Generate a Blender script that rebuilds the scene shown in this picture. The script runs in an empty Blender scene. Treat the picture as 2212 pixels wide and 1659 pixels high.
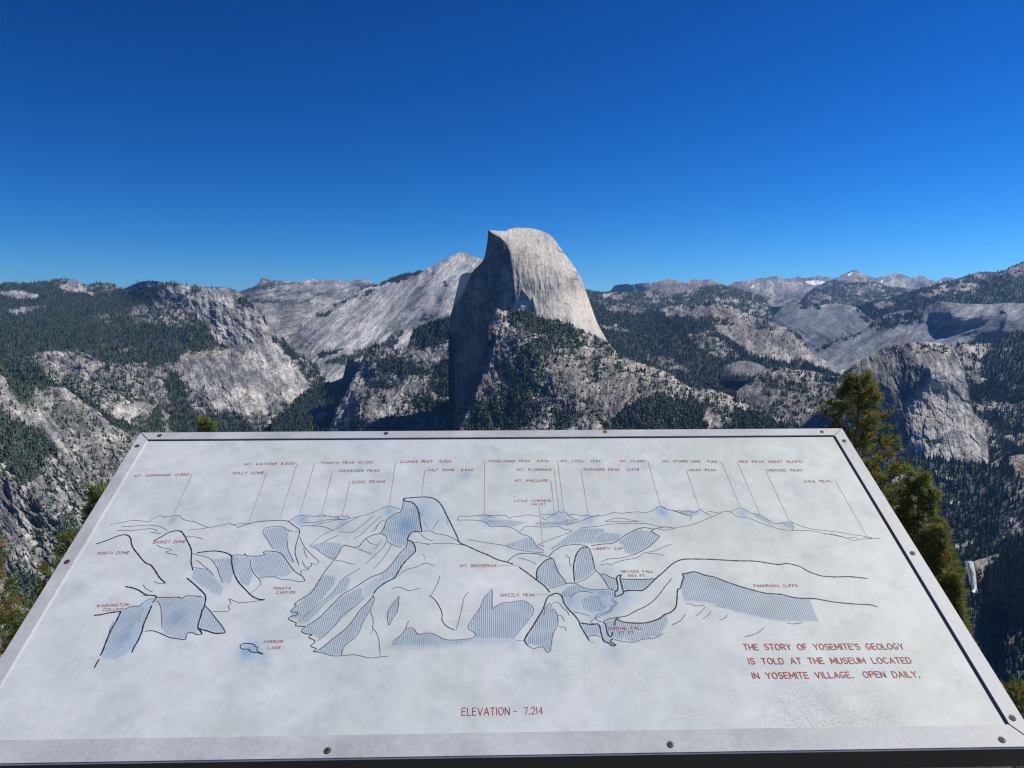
import bpy, math, random
import numpy as np
from mathutils import Vector, Matrix

random.seed(7)
rng = np.random.default_rng(7)
R = math.radians
scene = bpy.context.scene
col = scene.collection

# ------------------------------------------------------------------ camera, sky, sun, exposure
EYE = 1.6
PITCH = R(4.34)
FOCAL = 2989.0                       # focal length in units where the frame is 4032 wide
cam_data = bpy.data.cameras.new("camera")
cam_data.sensor_width = 36.0
cam_data.lens = 36.0 * FOCAL / 4032.0
cam_data.clip_start = 0.05
cam_data.clip_end = 90000.0
cam = bpy.data.objects.new("camera", cam_data)
cam.location = (0, 0, EYE)
cam.rotation_euler = (R(90) - PITCH, 0, 0)
col.objects.link(cam)
scene.camera = cam

SUN_AZ, SUN_EL = R(70), R(46)        # azimuth measured from the view axis to the right
world = bpy.data.worlds.new("World")
scene.world = world
world.use_nodes = True
wn, wl = world.node_tree.nodes, world.node_tree.links
wn.clear()
sky = wn.new("ShaderNodeTexSky")
sky.sky_type = 'NISHITA'
sky.sun_disc = False
sky.sun_elevation = SUN_EL
sky.sun_rotation = SUN_AZ
sky.altitude = 2200
sky.air_density = 1.0
sky.dust_density = 0.1
sky.ozone_density = 5.0
hsv = wn.new("ShaderNodeHueSaturation")
hsv.inputs['Saturation'].default_value = 1.32
hsv.inputs['Hue'].default_value = 0.4945
hsv.inputs['Value'].default_value = 0.72
gam = wn.new("ShaderNodeGamma")
gam.inputs['Gamma'].default_value = 1.6
bg = wn.new("ShaderNodeBackground")
bg.inputs['Strength'].default_value = 0.05
wo = wn.new("ShaderNodeOutputWorld")
wl.new(sky.outputs[0], hsv.inputs['Color'])
wl.new(hsv.outputs[0], gam.inputs['Color'])
wl.new(gam.outputs[0], bg.inputs['Color'])
wl.new(bg.outputs[0], wo.inputs['Surface'])

sun_data = bpy.data.lights.new("sun", 'SUN')
sun_data.energy = 5.0
sun_data.angle = R(0.53)
sun_data.color = (1.0, 0.95, 0.86)
sun = bpy.data.objects.new("sun", sun_data)
sdir = Vector((math.sin(SUN_AZ) * math.cos(SUN_EL), math.cos(SUN_AZ) * math.cos(SUN_EL), math.sin(SUN_EL)))
sun.rotation_euler = sdir.to_track_quat('Z', 'Y').to_euler()
sun.location = (30, 0, 40)
col.objects.link(sun)

vs = scene.view_settings
vs.view_transform = 'Standard'
vs.look = 'None'
vs.exposure = 0.2
vs.gamma = 1.0
vs.use_curve_mapping = False
scene.cycles.max_bounces = 4
scene.cycles.pixel_filter_type = 'BLACKMAN_HARRIS'
scene.cycles.filter_width = 1.25
scene.cycles.diffuse_bounces = 1
scene.cycles.volume_bounces = 0
scene.cycles.transparent_max_bounces = 4

# ------------------------------------------------------------------ helpers
def tag(o, label=None, cat=None, group=None, kind=None):
    if label: o['label'] = label
    if cat: o['category'] = cat
    if group: o['group'] = group
    if kind: o['kind'] = kind
    return o

def link(o, parent=None):
    col.objects.link(o)
    if parent is not None: o.parent = parent
    return o

def mesh_np(name, verts, faces, mat=None, tint=None, smooth=False):
    """verts (n,3); faces (m,k) of one size k or list of such arrays."""
    if not isinstance(faces, list): faces = [faces]
    me = bpy.data.meshes.new(name)
    verts = np.ascontiguousarray(verts, dtype=np.float32)
    me.vertices.add(len(verts))
    me.vertices.foreach_set('co', verts.ravel())
    loops = np.concatenate([f.ravel() for f in faces]).astype(np.int32)
    sizes = np.concatenate([np.full(len(f), f.shape[1]) for f in faces]).astype(np.int32)
    starts = np.concatenate([[0], np.cumsum(sizes)[:-1]]).astype(np.int32)
    me.loops.add(len(loops))
    me.loops.foreach_set('vertex_index', loops)
    me.polygons.add(len(sizes))
    me.polygons.foreach_set('loop_start', starts)
    me.polygons.foreach_set('loop_total', sizes)
    me.update(calc_edges=True)
    me.polygons.foreach_set('use_smooth', np.full(len(sizes), smooth, dtype=bool))
    if tint is not None:
        a = me.color_attributes.new('tint', 'FLOAT_COLOR', 'POINT')
        c = np.ones((len(verts), 4), np.float32)
        c[:, :tint.shape[1]] = tint
        a.data.foreach_set('color', c.ravel())
    if mat is not None: me.materials.append(mat)
    return me

def obj(name, me, parent=None):
    return link(bpy.data.objects.new(name, me), parent)

def _hash(ix, iy, seed):
    h = (ix.astype(np.int64) * 374761393 + iy.astype(np.int64) * 668265263 + seed * 974634777) & 0xffffffff
    h = ((h ^ (h >> 13)) * 1274126177) & 0xffffffff
    h = h ^ (h >> 16)
    return (h & 0xffff) / 65536.0

def perlin(x, y, seed=0):
    ix, iy = np.floor(x), np.floor(y)
    fx, fy = x - ix, y - iy
    def g(a, b):
        t = _hash(ix + a, iy + b, seed) * 2 * np.pi
        return np.cos(t) * (fx - a) + np.sin(t) * (fy - b)
    ux = fx * fx * fx * (fx * (fx * 6 - 15) + 10)
    uy = fy * fy * fy * (fy * (fy * 6 - 15) + 10)
    n0 = g(0, 0) * (1 - ux) + g(1, 0) * ux
    n1 = g(0, 1) * (1 - ux) + g(1, 1) * ux
    return (n0 * (1 - uy) + n1 * uy) * 1.5

def fbm(x, y, seed=0, octaves=4, gain=0.5, lac=2.03):
    s, a, t = 0.0, 1.0, 0.0
    for k in range(octaves):
        s = s + a * perlin(x, y, seed + 17 * k)
        t += a
        a *= gain
        x, y = x * lac + 3.1, y * lac + 7.7
    return s / t * 1.3

def cellular(x, y, seed=0):
    """facets: value of nearest cell and the distance to its border"""
    ix, iy = np.floor(x), np.floor(y)
    d1 = np.full(x.shape, 9.0); d2 = np.full(x.shape, 9.0); v = np.zeros(x.shape); vx = np.zeros(x.shape); vy = np.zeros(x.shape)
    for a in (-1, 0, 1):
        for b in (-1, 0, 1):
            px = ix + a + _hash(ix + a, iy + b, seed)
            py = iy + b + _hash(ix + a, iy + b, seed + 5)
            d = np.hypot(px - x, py - y)
            w = _hash(ix + a, iy + b, seed + 9)
            near = d < d1
            d2 = np.where(near, d1, np.minimum(d2, d))
            v = np.where(near, w, v); vx = np.where(near, x - px, vx); vy = np.where(near, y - py, vy)
            d1 = np.where(near, d, d1)
    return v, d2 - d1, vx, vy

def rot(x, y, deg):
    c, s = math.cos(R(deg)), math.sin(R(deg))
    return x * c + y * s, -x * s + y * c

def signed(px, py, poly):
    """signed distance to polygon, positive inside"""
    poly = np.asarray(poly, float)
    d = np.full(px.shape, 1e9)
    inside = np.zeros(px.shape, bool)
    n = len(poly)
    for i in range(n):
        ax, ay = poly[i]; bx, by = poly[(i + 1) % n]
        ex, ey = bx - ax, by - ay
        wx, wy = px - ax, py - ay
        t = np.clip((wx * ex + wy * ey) / (ex * ex + ey * ey + 1e-12), 0, 1)
        d = np.minimum(d, (wx - ex * t) ** 2 + (wy - ey * t) ** 2)
        c = ((ay > py) != (by > py)) & (px < ex * (py - ay) / (ey + 1e-12 * (ey == 0)) + ax)
        inside ^= c
    d = np.sqrt(d)
    return np.where(inside, d, -d)

def sstep(x, a=0.0, b=1.0):
    t = np.clip((x - a) / (b - a), 0, 1)
    return t * t * (3 - 2 * t)

# bearings: a sight line is written in units where the frame is 2212 x 1659
F2 = FOCAL * 2212 / 4032
CP, SP = math.cos(PITCH), math.sin(PITCH)
def sight(vx, vy, Y):
    """world point on the sight line (vx, vy) at forward distance Y metres"""
    c0 = (vx - 1106.0) / F2
    c1 = (829.5 - vy) / F2
    y = CP + SP * c1
    z = -SP + CP * c1
    return np.stack([c0 / y * Y, Y + 0 * c0, z / y * Y + EYE], -1)

# surveyed sheets of the view (each is an enlargement with its own origin)
def _sheet(ox, oy, k):
    return lambda *p: [(x * k + ox, y * k + oy) for x, y in p]
A = _sheet(0.0, 493.7, 1 / 3)
B = _sheet(603.5, 438.9, 1 / 3)
Cc = _sheet(1097.2, 438.9, 1 / 3)
D = _sheet(1474.6, 493.7, 1 / 3)
E = _sheet(1718.2, 768.1, .2976)
G = _sheet(1937.7, 1206.9, .16534)
H = _sheet(0.0, 768.1, .2976)
V = lambda *p: list(p)

# ------------------------------------------------------------------ materials
def new_mat(name):
    m = bpy.data.materials.new(name)
    m.use_nodes = True
    n, l = m.node_tree.nodes, m.node_tree.links
    b = n.get('Principled BSDF')
    return m, n, l, b

def simple_mat(name, color, rough=.8, metal=0.0, spec=.3, noise=None):
    m, n, l, b = new_mat(name)
    b.inputs['Base Color'].default_value = (*color, 1)
    b.inputs['Roughness'].default_value = rough
    b.inputs['Metallic'].default_value = metal
    b.inputs['Specular IOR Level'].default_value = spec
    if noise:
        sc, amt = noise
        t = n.new('ShaderNodeTexNoise'); t.inputs['Scale'].default_value = sc; t.inputs['Detail'].default_value = 6
        tc = n.new('ShaderNodeTexCoord'); l.new(tc.outputs['Object'], t.inputs['Vector'])
        r = n.new('ShaderNodeMapRange'); r.inputs[1].default_value = .3; r.inputs[2].default_value = .7
        r.inputs[3].default_value = 1 - amt; r.inputs[4].default_value = 1 + amt
        l.new(t.outputs['Fac'], r.inputs[0])
        mx = n.new('ShaderNodeMix'); mx.data_type = 'RGBA'; mx.blend_type = 'MULTIPLY'; mx.inputs[0].default_value = 1
        mx.inputs[6].default_value = (*color, 1)
        l.new(r.outputs[0], mx.inputs[7]); l.new(mx.outputs[2], b.inputs['Base Color'])
    return m

def terrain_mat():
    m, n, l, b = new_mat('granite_and_soil')
    at = n.new('ShaderNodeAttribute'); at.attribute_name = 'tint'
    geo = n.new('ShaderNodeNewGeometry')
    t = n.new('ShaderNodeTexNoise'); t.inputs['Scale'].default_value = .05; t.inputs['Detail'].default_value = 7; t.inputs['Roughness'].default_value = .65
    l.new(geo.outputs['Position'], t.inputs['Vector'])
    r = n.new('ShaderNodeMapRange'); r.inputs[1].default_value = .35; r.inputs[2].default_value = .65
    r.inputs[3].default_value = .78; r.inputs[4].default_value = 1.2
    l.new(t.outputs['Fac'], r.inputs[0])
    mx = n.new('ShaderNodeMix'); mx.data_type = 'RGBA'; mx.blend_type = 'MULTIPLY'; mx.inputs[0].default_value = 1
    l.new(at.outputs['Color'], mx.inputs[6]); l.new(r.outputs[0], mx.inputs[7])
    l.new(mx.outputs[2], b.inputs['Base Color'])
    b.inputs['Roughness'].default_value = .92
    b.inputs['Specular IOR Level'].default_value = .15
    return m

def leaf_mat(name):
    m, n, l, b = new_mat(name)
    at = n.new('ShaderNodeAttribute'); at.attribute_name = 'tint'
    l.new(at.outputs['Color'], b.inputs['Base Color'])
    b.inputs['Roughness'].default_value = .7
    b.inputs['Specular IOR Level'].default_value = .25
    return m
M_TERRAIN = terrain_mat()
M_LEAF = leaf_mat('conifer_green')
# ------------------------------------------------------------------ landforms
ROCK_DARK = np.array([.060, .064, .074]); ROCK_MID = np.array([.205, .207, .212]); ROCK_PALE = np.array([.52, .50, .47])
ROCK_WARM = np.array([.40, .335, .265]); SOIL = np.array([.050, .060, .042]); SNOW = np.array([.85, .87, .9]); RED = np.array([.16, .09, .07])
SITES = []      # tree sites collected from all landforms

def tps(ctrl, X, Y):
    c = np.array(ctrl, float)
    x, y, v = c[:, 0] / 100, c[:, 1] / 100, np.log(c[:, 2])
    n = len(c)
    def U(r2): return .5 * r2 * np.log(r2 + 1e-9)
    K = U((x[:, None] - x) ** 2 + (y[:, None] - y) ** 2) + np.eye(n) * .01
    P = np.stack([np.ones(n), x, y], 1)
    M = np.zeros((n + 3, n + 3)); M[:n, :n] = K; M[:n, n:] = P; M[n:, :n] = P.T
    w = np.linalg.solve(M, np.concatenate([v, [0, 0, 0]]))
    out = w[n] + w[n + 1] * X / 100 + w[n + 2] * Y / 100
    for i in range(n):
        out = out + w[i] * U((X / 100 - x[i]) ** 2 + (Y / 100 - y[i]) ** 2)
    return np.exp(out)

def poly_interp(line, X):
    l = np.array(line, float)
    return np.interp(X, l[:, 0], l[:, 1])

def landform(name, label, top, bottom, ctrl, relief, tone=0.0, warm=.1, forest=0.0, areas=(), step=1.5,
             rough=.8, trees=(22, 36), creases=(), edges=(), streak=(0, 1, 30), seed=1, back=(60, 30), scrub=0.0, contrast=1.0, tree_scale=1.0, hue=0.0):
    top = sorted(top); x0, x1 = top[0][0], top[-1][0]
    nx = int((x1 - x0) / step) + 1
    xs = np.linspace(x0, x1, nx)
    ty = poly_interp(top, xs)
    by = poly_interp(bottom, xs) if not np.isscalar(bottom) else np.full(nx, float(bottom))
    by = np.maximum(by, ty + 6)
    ny = max(8, int(np.max(by - ty) / step) + 1)
    t = np.linspace(0, 1, ny)[:, None]
    VX = np.repeat(xs[None, :], ny, 0)
    VY = ty[None, :] * (1 - t) + by[None, :] * t
    below = VY - ty[None, :]
    DD = tps([(a[0], a[1], b) for a, b in ctrl], VX, VY)
    for (line, k) in creases:                        # left of this line the face turns away
        l = np.array(sorted(line, key=lambda p: p[1]), float)
        xc = np.interp(VY, l[:, 1], l[:, 0])
        xc = xc + 1.2 * fbm(VY / 9, VY * 0 + 3.3, seed + 50)
        k2 = np.where((VY >= l[0, 1] - 4) & (VY <= l[-1, 1] + 60), k, 0)
        DD = DD + k2 * np.maximum(0, xc - VX)
    for (line, amp, lw, rw) in edges:                # a buttress standing proud, its edge along the line
        l = np.array(sorted(line, key=lambda p: p[1]), float)
        xc = np.interp(VY, l[:, 1], l[:, 0])
        u = VX - xc
        if not np.isscalar(lw): lw = np.interp(VY, np.linspace(l[0, 1], l[-1, 1], len(lw)), lw)
        win = sstep(VY, l[0, 1] - 4, l[0, 1] + (10 if amp < 200 else 26)) * (1 - sstep(VY, l[-1, 1] - 30, l[-1, 1] + 6))
        DD = DD - amp * win * np.where(u < 0, np.maximum(0, 1 - np.abs(u) / (2 * lw)), np.exp(-np.abs(u) / rw))
    px = DD / F2
    disp = 0.0
    for i, (kind, L, amp, ang, asp) in enumerate(relief):
        wx = VX + L * .25 * perlin(VX / L / 1.7, VY / L / 1.7, seed + 90 + i)
        wy = VY + L * .25 * perlin(VX / L / 1.7 + 9, VY / L / 1.7, seed + 95 + i)
        rx, ry = rot(wx, wy, ang)
        if kind == 'f':
            n_ = fbm(rx / (L * asp), ry / L, seed + i * 7, 5, .55)
        elif kind == 'r':                           # sharp ribs
            n_ = 0; a_ = 1.0; qx, qy = rx / (L * asp), ry / L
            for o_ in range(4):
                n_ = n_ + a_ * (np.abs(perlin(qx, qy, seed + i * 7 + o_)) - .3)
                a_ *= .55; qx, qy = qx * 2.1 + 5, qy * 2.1 + 2
        elif kind == 'c':                           # fractured blocks
            v_, e_, cx_, cy_ = cellular(rx / (L * asp), ry / L, seed + i * 7)
            n_ = (v_ - .5) + .9 * (cx_ * (_hv(v_, 1) - .5) + cy_ * (_hv(v_, 2) - .5)) * 2 + .25 * np.clip(.12 - e_, 0, 1) / .12
        elif kind == 't':                           # exfoliation shelves: sawtooth
            q = ry / L + .5 * fbm(rx / (L * asp), ry / L / 2, seed + i * 7, 3)
            n_ = (q - np.floor(q)) - .5
        disp = disp + amp * L * px * n_
    fade = sstep(below, 0, 10) * .75 + .25
    DD = DD + disp * fade
    VYr = VY + rough * (fbm(VX / 9, VX * 0 + seed, seed + 70, 4, .6)) * np.exp(-below / 12) * 2.0
    P = sight(VX, VYr, DD)
    # ---- surface character
    rag = fbm(VX / 22, VY / 14, seed + 31, 5, .62)
    fine = fbm(VX / 5, VY / 3.5, seed + 33, 3, .6)
    fo = np.full(VX.shape, float(forest)); to = np.full(VX.shape, float(tone)); wa = np.full(VX.shape, float(warm))
    sn = np.zeros(VX.shape); rd = np.zeros(VX.shape)
    for kind, val, soft, pts in areas:
        sd = signed(VX, VY, pts) + soft * 1.6 * rag + .8 * fine
        w = sstep(sd, -soft, soft)
        tgt = {'forest': fo, 'tone': to, 'warm': wa, 'snow': sn, 'red': rd}[kind]
        tgt += (val - tgt) * w if kind != 'tone' else val * w
    sx, sy = rot(VX, VY, streak[0])
    st = fbm(sx / (streak[2]), sy / (streak[2] / max(streak[1], 1e-3) ), seed + 41, 5, .62)
    cr = np.abs(perlin(sx / (streak[2] * .5) + .6 * rag, sy / (streak[2] * .5 / max(streak[1], 1e-3)) , seed + 45))
    cr2 = np.abs(fbm(sx / (streak[2] * .22), sy / (streak[2] * .22 / max(min(streak[1], 2.0), 1e-3)), seed + 46, 3, .6))
    big = fbm(sx / (streak[2] * 1.9), sy / (streak[2] * 1.2), seed + 48, 3)
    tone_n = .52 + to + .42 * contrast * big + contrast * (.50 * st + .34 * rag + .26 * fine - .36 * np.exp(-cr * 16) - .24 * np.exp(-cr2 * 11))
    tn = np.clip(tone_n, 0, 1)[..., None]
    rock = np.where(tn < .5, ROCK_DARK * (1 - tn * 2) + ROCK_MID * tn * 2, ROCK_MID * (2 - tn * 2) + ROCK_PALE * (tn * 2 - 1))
    lum = rock.mean(-1, keepdims=True)
    wv = np.clip(wa + .25 * fbm(VX / 35, VY / 25, seed + 61, 3), 0, 1)[..., None]
    rock = rock * (1 - wv) + (ROCK_WARM / ROCK_WARM.mean() * lum) * wv
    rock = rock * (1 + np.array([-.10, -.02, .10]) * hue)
    gn = fbm(VX / 16, VY / 8, seed + 81, 4, .65) + .35 * fbm(VX / 4, VY / 2.5, seed + 82, 2)
    dens = np.clip(fo * 1.0 + (gn * .9) * np.clip(fo * 6, 0, 1) * np.clip((1.25 - fo) * 1.6, 0, 1), 0, 1)
    fcol = sstep(dens, .35, .65)[..., None]
    c = rock * (1 - fcol) + SOIL * (1 + .3 * fine[..., None]) * fcol
    c = c * (1 - rd[..., None]) + RED * rd[..., None]
    c = c * (1 - sn[..., None]) + SNOW * sn[..., None]
    # ---- rows behind the skyline give the mountain its far side
    k = P[0]
    sc = DD[0][:, None] / 4000.0
    low = np.clip(-(k[:, 2:3] - EYE) / k[:, 1:2], 0, 1)
    away = np.concatenate([k[:, :1] / k[:, 1:2], np.ones((len(k), 1)), np.zeros((len(k), 1))], 1)
    downv = np.array([0, 0, 1.0])
    b1 = k + (away * back[0] - downv * (.25 + 1.4 * low) * back[0]) * sc
    b2 = k + (away * back[0] * 5 - downv * back[1] * 8) * sc
    b3 = k + (away * back[0] * 12 - downv * back[1] * 30) * sc
    P = np.concatenate([b3[None], b2[None], b1[None], P], 0)
    ctop = c[0:1]
    c = np.concatenate([ctop, ctop, ctop, c], 0)
    m, n = P.shape[0], P.shape[1]
    idx = np.arange(m * n).reshape(m, n)
    q = np.stack([idx[1:, :-1], idx[1:, 1:], idx[:-1, 1:], idx[:-1, :-1]], -1).reshape(-1, 4)
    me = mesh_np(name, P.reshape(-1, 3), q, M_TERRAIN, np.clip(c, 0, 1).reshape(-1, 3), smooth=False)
    o = obj(name, me)
    tag(o, label, kind='structure')
    # ---- tree sites: density by picture area so that the wood closes where it does in the picture
    if trees:
        hm = .5 * (trees[0] + trees[1])
        hp = hm * F2 / DD
        cell = (.30 * hp) * (.40 * hp) / tree_scale
        prob = step * step / cell * np.clip(dens * 1.15 - .12, 0, 1) ** 1.3
        prob = prob + scrub * step * step / cell * np.clip(.35 + 1.3 * gn, 0, 1)
        cnt = np.floor(prob + rng.random(prob.shape)).astype(int)
        iy, ix = np.nonzero(cnt)
        reps = cnt[iy, ix]
        iy, ix = np.repeat(iy, reps), np.repeat(ix, reps)
        ok = (ix < n - 1) & (iy < ny - 1)
        iy, ix = iy[ok], ix[ok]
        fu, fv = rng.random(len(ix))[:, None], rng.random(len(ix))[:, None]
        Pg = P[3:]
        pos = (Pg[iy, ix] * (1 - fu) + Pg[iy, ix + 1] * fu) * (1 - fv) + (Pg[iy + 1, ix] * (1 - fu) + Pg[iy + 1, ix + 1] * fu) * fv
        h = rng.uniform(trees[0], trees[1], len(ix)) * (1 + .25 * rng.standard_normal(len(ix))).clip(.45, 1.5)
        h = h * np.where(dens[iy, ix] < .35, .62, 1.0)
        SITES.append(dict(land=name, pos=pos, h=h, vx=VX[iy, ix], vy=VY[iy, ix], d=DD[iy, ix]))
    return o

def _hv(v, k):
    return (v * (37.13 + k * 11.7)) % 1.0

# ---- far skyline
landform('far_range', 'jagged grey and reddish peaks with snow patches on the far skyline',
    Cc((520,590),(600,578),(665,570),(678,548),(690,535),(730,525),(770,524),(800,530),(860,518),(960,512),(1010,497),(1050,488),(1090,500),(1130,514),(1170,512),(1180,500),(1200,495),(1260,497),(1310,492),(1330,500),(1350,510),(1420,530))
    + D((300,362),(340,345),(400,340),(460,335),(475,327),(500,320),(530,322),(560,315),(585,308),(610,312),(640,325),(665,322),(700,325),(725,316),(745,309),(765,316),(800,325),(830,314),(850,312),(880,307),(915,314),(950,316),(975,324),(1000,318),(1018,314),(1030,298),(1050,288),(1065,286),(1090,276),(1115,265),(1140,277),(1155,290),(1170,290),(1190,303),(1220,312),(1260,320),(1275,313),(1295,310),(1325,310),(1345,296),(1360,291),(1410,293),(1440,302),(1455,312),(1500,318),(1515,318),(1530,307),(1548,302),(1565,308),(1580,322),(1600,335),(1650,340),(1680,323),(1700,316),(1720,315),(1750,320),(1775,333),(1830,350)),
    D((0,500),(1900,520)),
    [(D((-300,560))[0],15000),(D((0,400))[0],15000),(D((300,370))[0],17500),(D((600,310))[0],21000),(D((1100,270))[0],21000),(D((1500,320))[0],21000),(D((1800,350))[0],20000),
     (D((-200,500))[0],12500),(D((300,480))[0],15000),(D((700,500))[0],14500),(D((1100,470))[0],15500),(D((1600,500))[0],15000),(D((850,380))[0],18500),(D((1300,380))[0],18000)],
    [('r',34,.75,15,1.2),('f',12,.45,0,1),('c',7,.22,20,1)], tone=-.02, warm=.42, rough=1.0, trees=None, step=1.2, contrast=.9, seed=11,
    areas=[('snow',.95,.8,D((790,345),(830,338),(880,336),(925,345),(905,360),(860,367),(820,360))), ('snow',.9,.5,D((1068,300),(1095,282),(1108,282),(1090,298),(1072,308))),
           ('snow',.8,.5,D((1180,290),(1200,300),(1192,304))), ('snow',.85,.5,D((1283,338),(1300,336),(1290,355))), ('snow',.7,.5,D((440,385),(460,362),(468,366),(450,390))),
           ('snow',.6,.4,D((1590,368),(1612,366),(1605,375))), ('warm',.75,6,D((1120,270),(1240,340),(1260,350),(1000,350),(1060,300))), ('warm',.8,6,D((50,345),(240,345),(280,372),(0,372))),
           ('tone',.16,8,D((540,350),(760,350),(1000,400),(780,440),(560,420))), ('tone',-.2,5,D((1130,310),(1160,320),(1130,340),(1080,335))), ('tone',.14,6,D((1190,350),(1400,350),(1540,370),(1400,385),(1240,380))),
           ('forest',.45,6,D((540,440),(760,420),(840,480),(640,520)))])
landform('far_forested_hill', 'dark wooded ridge in front of the snow patched peaks',
    D((740,500),(780,455),(810,410),(850,385),(900,362),(945,340),(985,334),(1030,345),(1070,352),(1100,350),(1140,347),(1180,350),(1240,345),(1280,358),(1330,375),(1400,382),(1480,395),(1600,400),(1700,420)), D((700,540),(1800,540)),
    [(D((760,470))[0],12500),(D((980,335))[0],14000),(D((1240,345))[0],14000),(D((1600,400))[0],13500),(D((900,500))[0],10500),(D((1300,490))[0],10500),(D((1600,500))[0],11000)],
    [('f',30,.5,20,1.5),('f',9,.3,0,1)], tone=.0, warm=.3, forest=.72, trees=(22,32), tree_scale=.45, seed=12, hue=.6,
    areas=[('forest',.25,5,D((1100,375),(1240,360),(1290,380),(1240,410),(1120,420))),('forest',.35,5,D((810,450),(860,420),(960,430),(940,470),(850,480))),('forest',.3,4,D((860,390),(980,350),(960,380),(880,400)))])
landform('wooded_hill', 'dark blue wooded hill with pale rock patches right of the great dome',
    Cc((480,560),(505,558),(560,570),(620,576),(700,575),(830,570),(900,568),(960,574),(1040,585),(1100,582),(1150,570),(1200,558),(1250,545),(1300,536),(1350,532),(1400,531),(1450,542),(1510,560),(1560,575),(1610,590),(1650,605),(1680,628),(1695,660),(1710,700),(1725,745)), Cc((480,760),(1800,790)),
    [(Cc((500,565))[0],10500),(Cc((900,568))[0],11000),(Cc((1380,531))[0],10500),(Cc((1700,690))[0],9500),(Cc((600,720))[0],7600),(Cc((1000,740))[0],7600),(Cc((1400,740))[0],7800),(Cc((1700,780))[0],8200)],
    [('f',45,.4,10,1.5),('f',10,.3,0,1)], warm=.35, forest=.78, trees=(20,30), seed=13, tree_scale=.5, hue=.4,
    areas=[('forest',.2,5,Cc((620,600),(670,582),(740,585),(760,600),(700,618),(630,612))),('forest',.25,6,Cc((870,590),(960,575),(1060,600),(1110,630),(1000,620),(900,612))),
           ('forest',.35,6,Cc((1100,560),(1200,545),(1240,560),(1180,600),(1100,610))),('forest',.3,6,Cc((1330,610),(1420,615),(1480,640),(1400,650),(1340,640))),
           ('forest',.35,8,Cc((1540,640),(1660,640),(1700,740),(1580,700))),('forest',.1,5,Cc((600,660),(760,660),(900,690),(900,715),(720,700),(620,680))),('tone',.05,9,Cc((600,560),(1700,560),(1700,700),(600,700)))])
landform('wooded_shoulder', 'dark wooded shoulder rising to the right edge above pale cliffs',
    D((1080,520),(1150,500),(1230,478),(1350,458),(1400,432),(1500,405),(1560,385),(1640,362),(1720,342),(1800,320),(1850,302),(1900,286),(1980,280),(2060,281),(2100,262),(2150,240),(2212,212),(2300,185),(2400,175)), D((1080,600),(2400,600)),
    [(D((1150,500))[0],8700),(D((1560,385))[0],9200),(D((1900,286))[0],9500),(D((2300,185))[0],9500),(D((1200,590))[0],8000),(D((1700,500))[0],7700),(D((2200,480))[0],7200),(D((2200,590))[0],6900)],
    [('f',50,.4,15,1.6),('f',10,.3,0,1)], warm=.35, forest=.8, trees=(20,30), seed=14, tree_scale=.5, hue=.3,
    areas=[('forest',.25,7,D((1620,400),(1800,350),(1960,360),(1880,400),(1700,415),(1640,430))),('forest',.2,6,D((1880,290),(2050,283),(2100,300),(1980,310),(1880,325))),
           ('forest',.3,6,D((2060,280),(2212,215),(2212,300),(2100,300))),('forest',.1,4,D((1540,425),(1600,420),(1660,440),(1600,455))),('forest',.0,5,D((1230,480),(1300,465),(1370,480),(1350,510),(1240,510)))])
landform('grey_dome', 'broad smooth blue grey granite dome below the snow patched range',
    D((540,620),(575,580),(600,555),(640,515),(680,497),(720,490),(800,490),(850,496),(900,496),(940,488),(1000,485),(1080,494),(1130,512),(1170,545),(1205,575),(1250,600),(1300,640)), D((540,700),(800,800),(1000,790),(1300,720)),
    [(D((560,600))[0],7900),(D((720,490))[0],8300),(D((1000,485))[0],8300),(D((1240,600))[0],7400),(D((650,620))[0],7500),(D((850,640))[0],7300),(D((1100,620))[0],7350),(D((850,770))[0],7000),(D((1100,700))[0],7050),(D((1250,700))[0],6900)],
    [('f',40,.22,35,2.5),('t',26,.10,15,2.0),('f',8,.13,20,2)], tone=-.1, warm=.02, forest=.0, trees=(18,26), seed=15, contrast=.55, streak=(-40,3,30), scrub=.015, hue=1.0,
    areas=[('warm',.5,4,D((900,488),(1000,485),(1100,498),(1160,540),(1100,520),(1000,505),(910,510))),('tone',.2,4,D((900,488),(1000,485),(1100,498),(1160,540),(1100,520),(1000,505),(910,510))),
           ('forest',.55,5,D((700,480),(900,480),(880,515),(760,520))),('red',.8,1.5,D((1228,560),(1240,570),(1215,640),(1196,665),(1190,660),(1208,620))),('forest',.5,4,D((1120,520),(1200,560),(1230,620),(1170,600)))])
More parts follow.
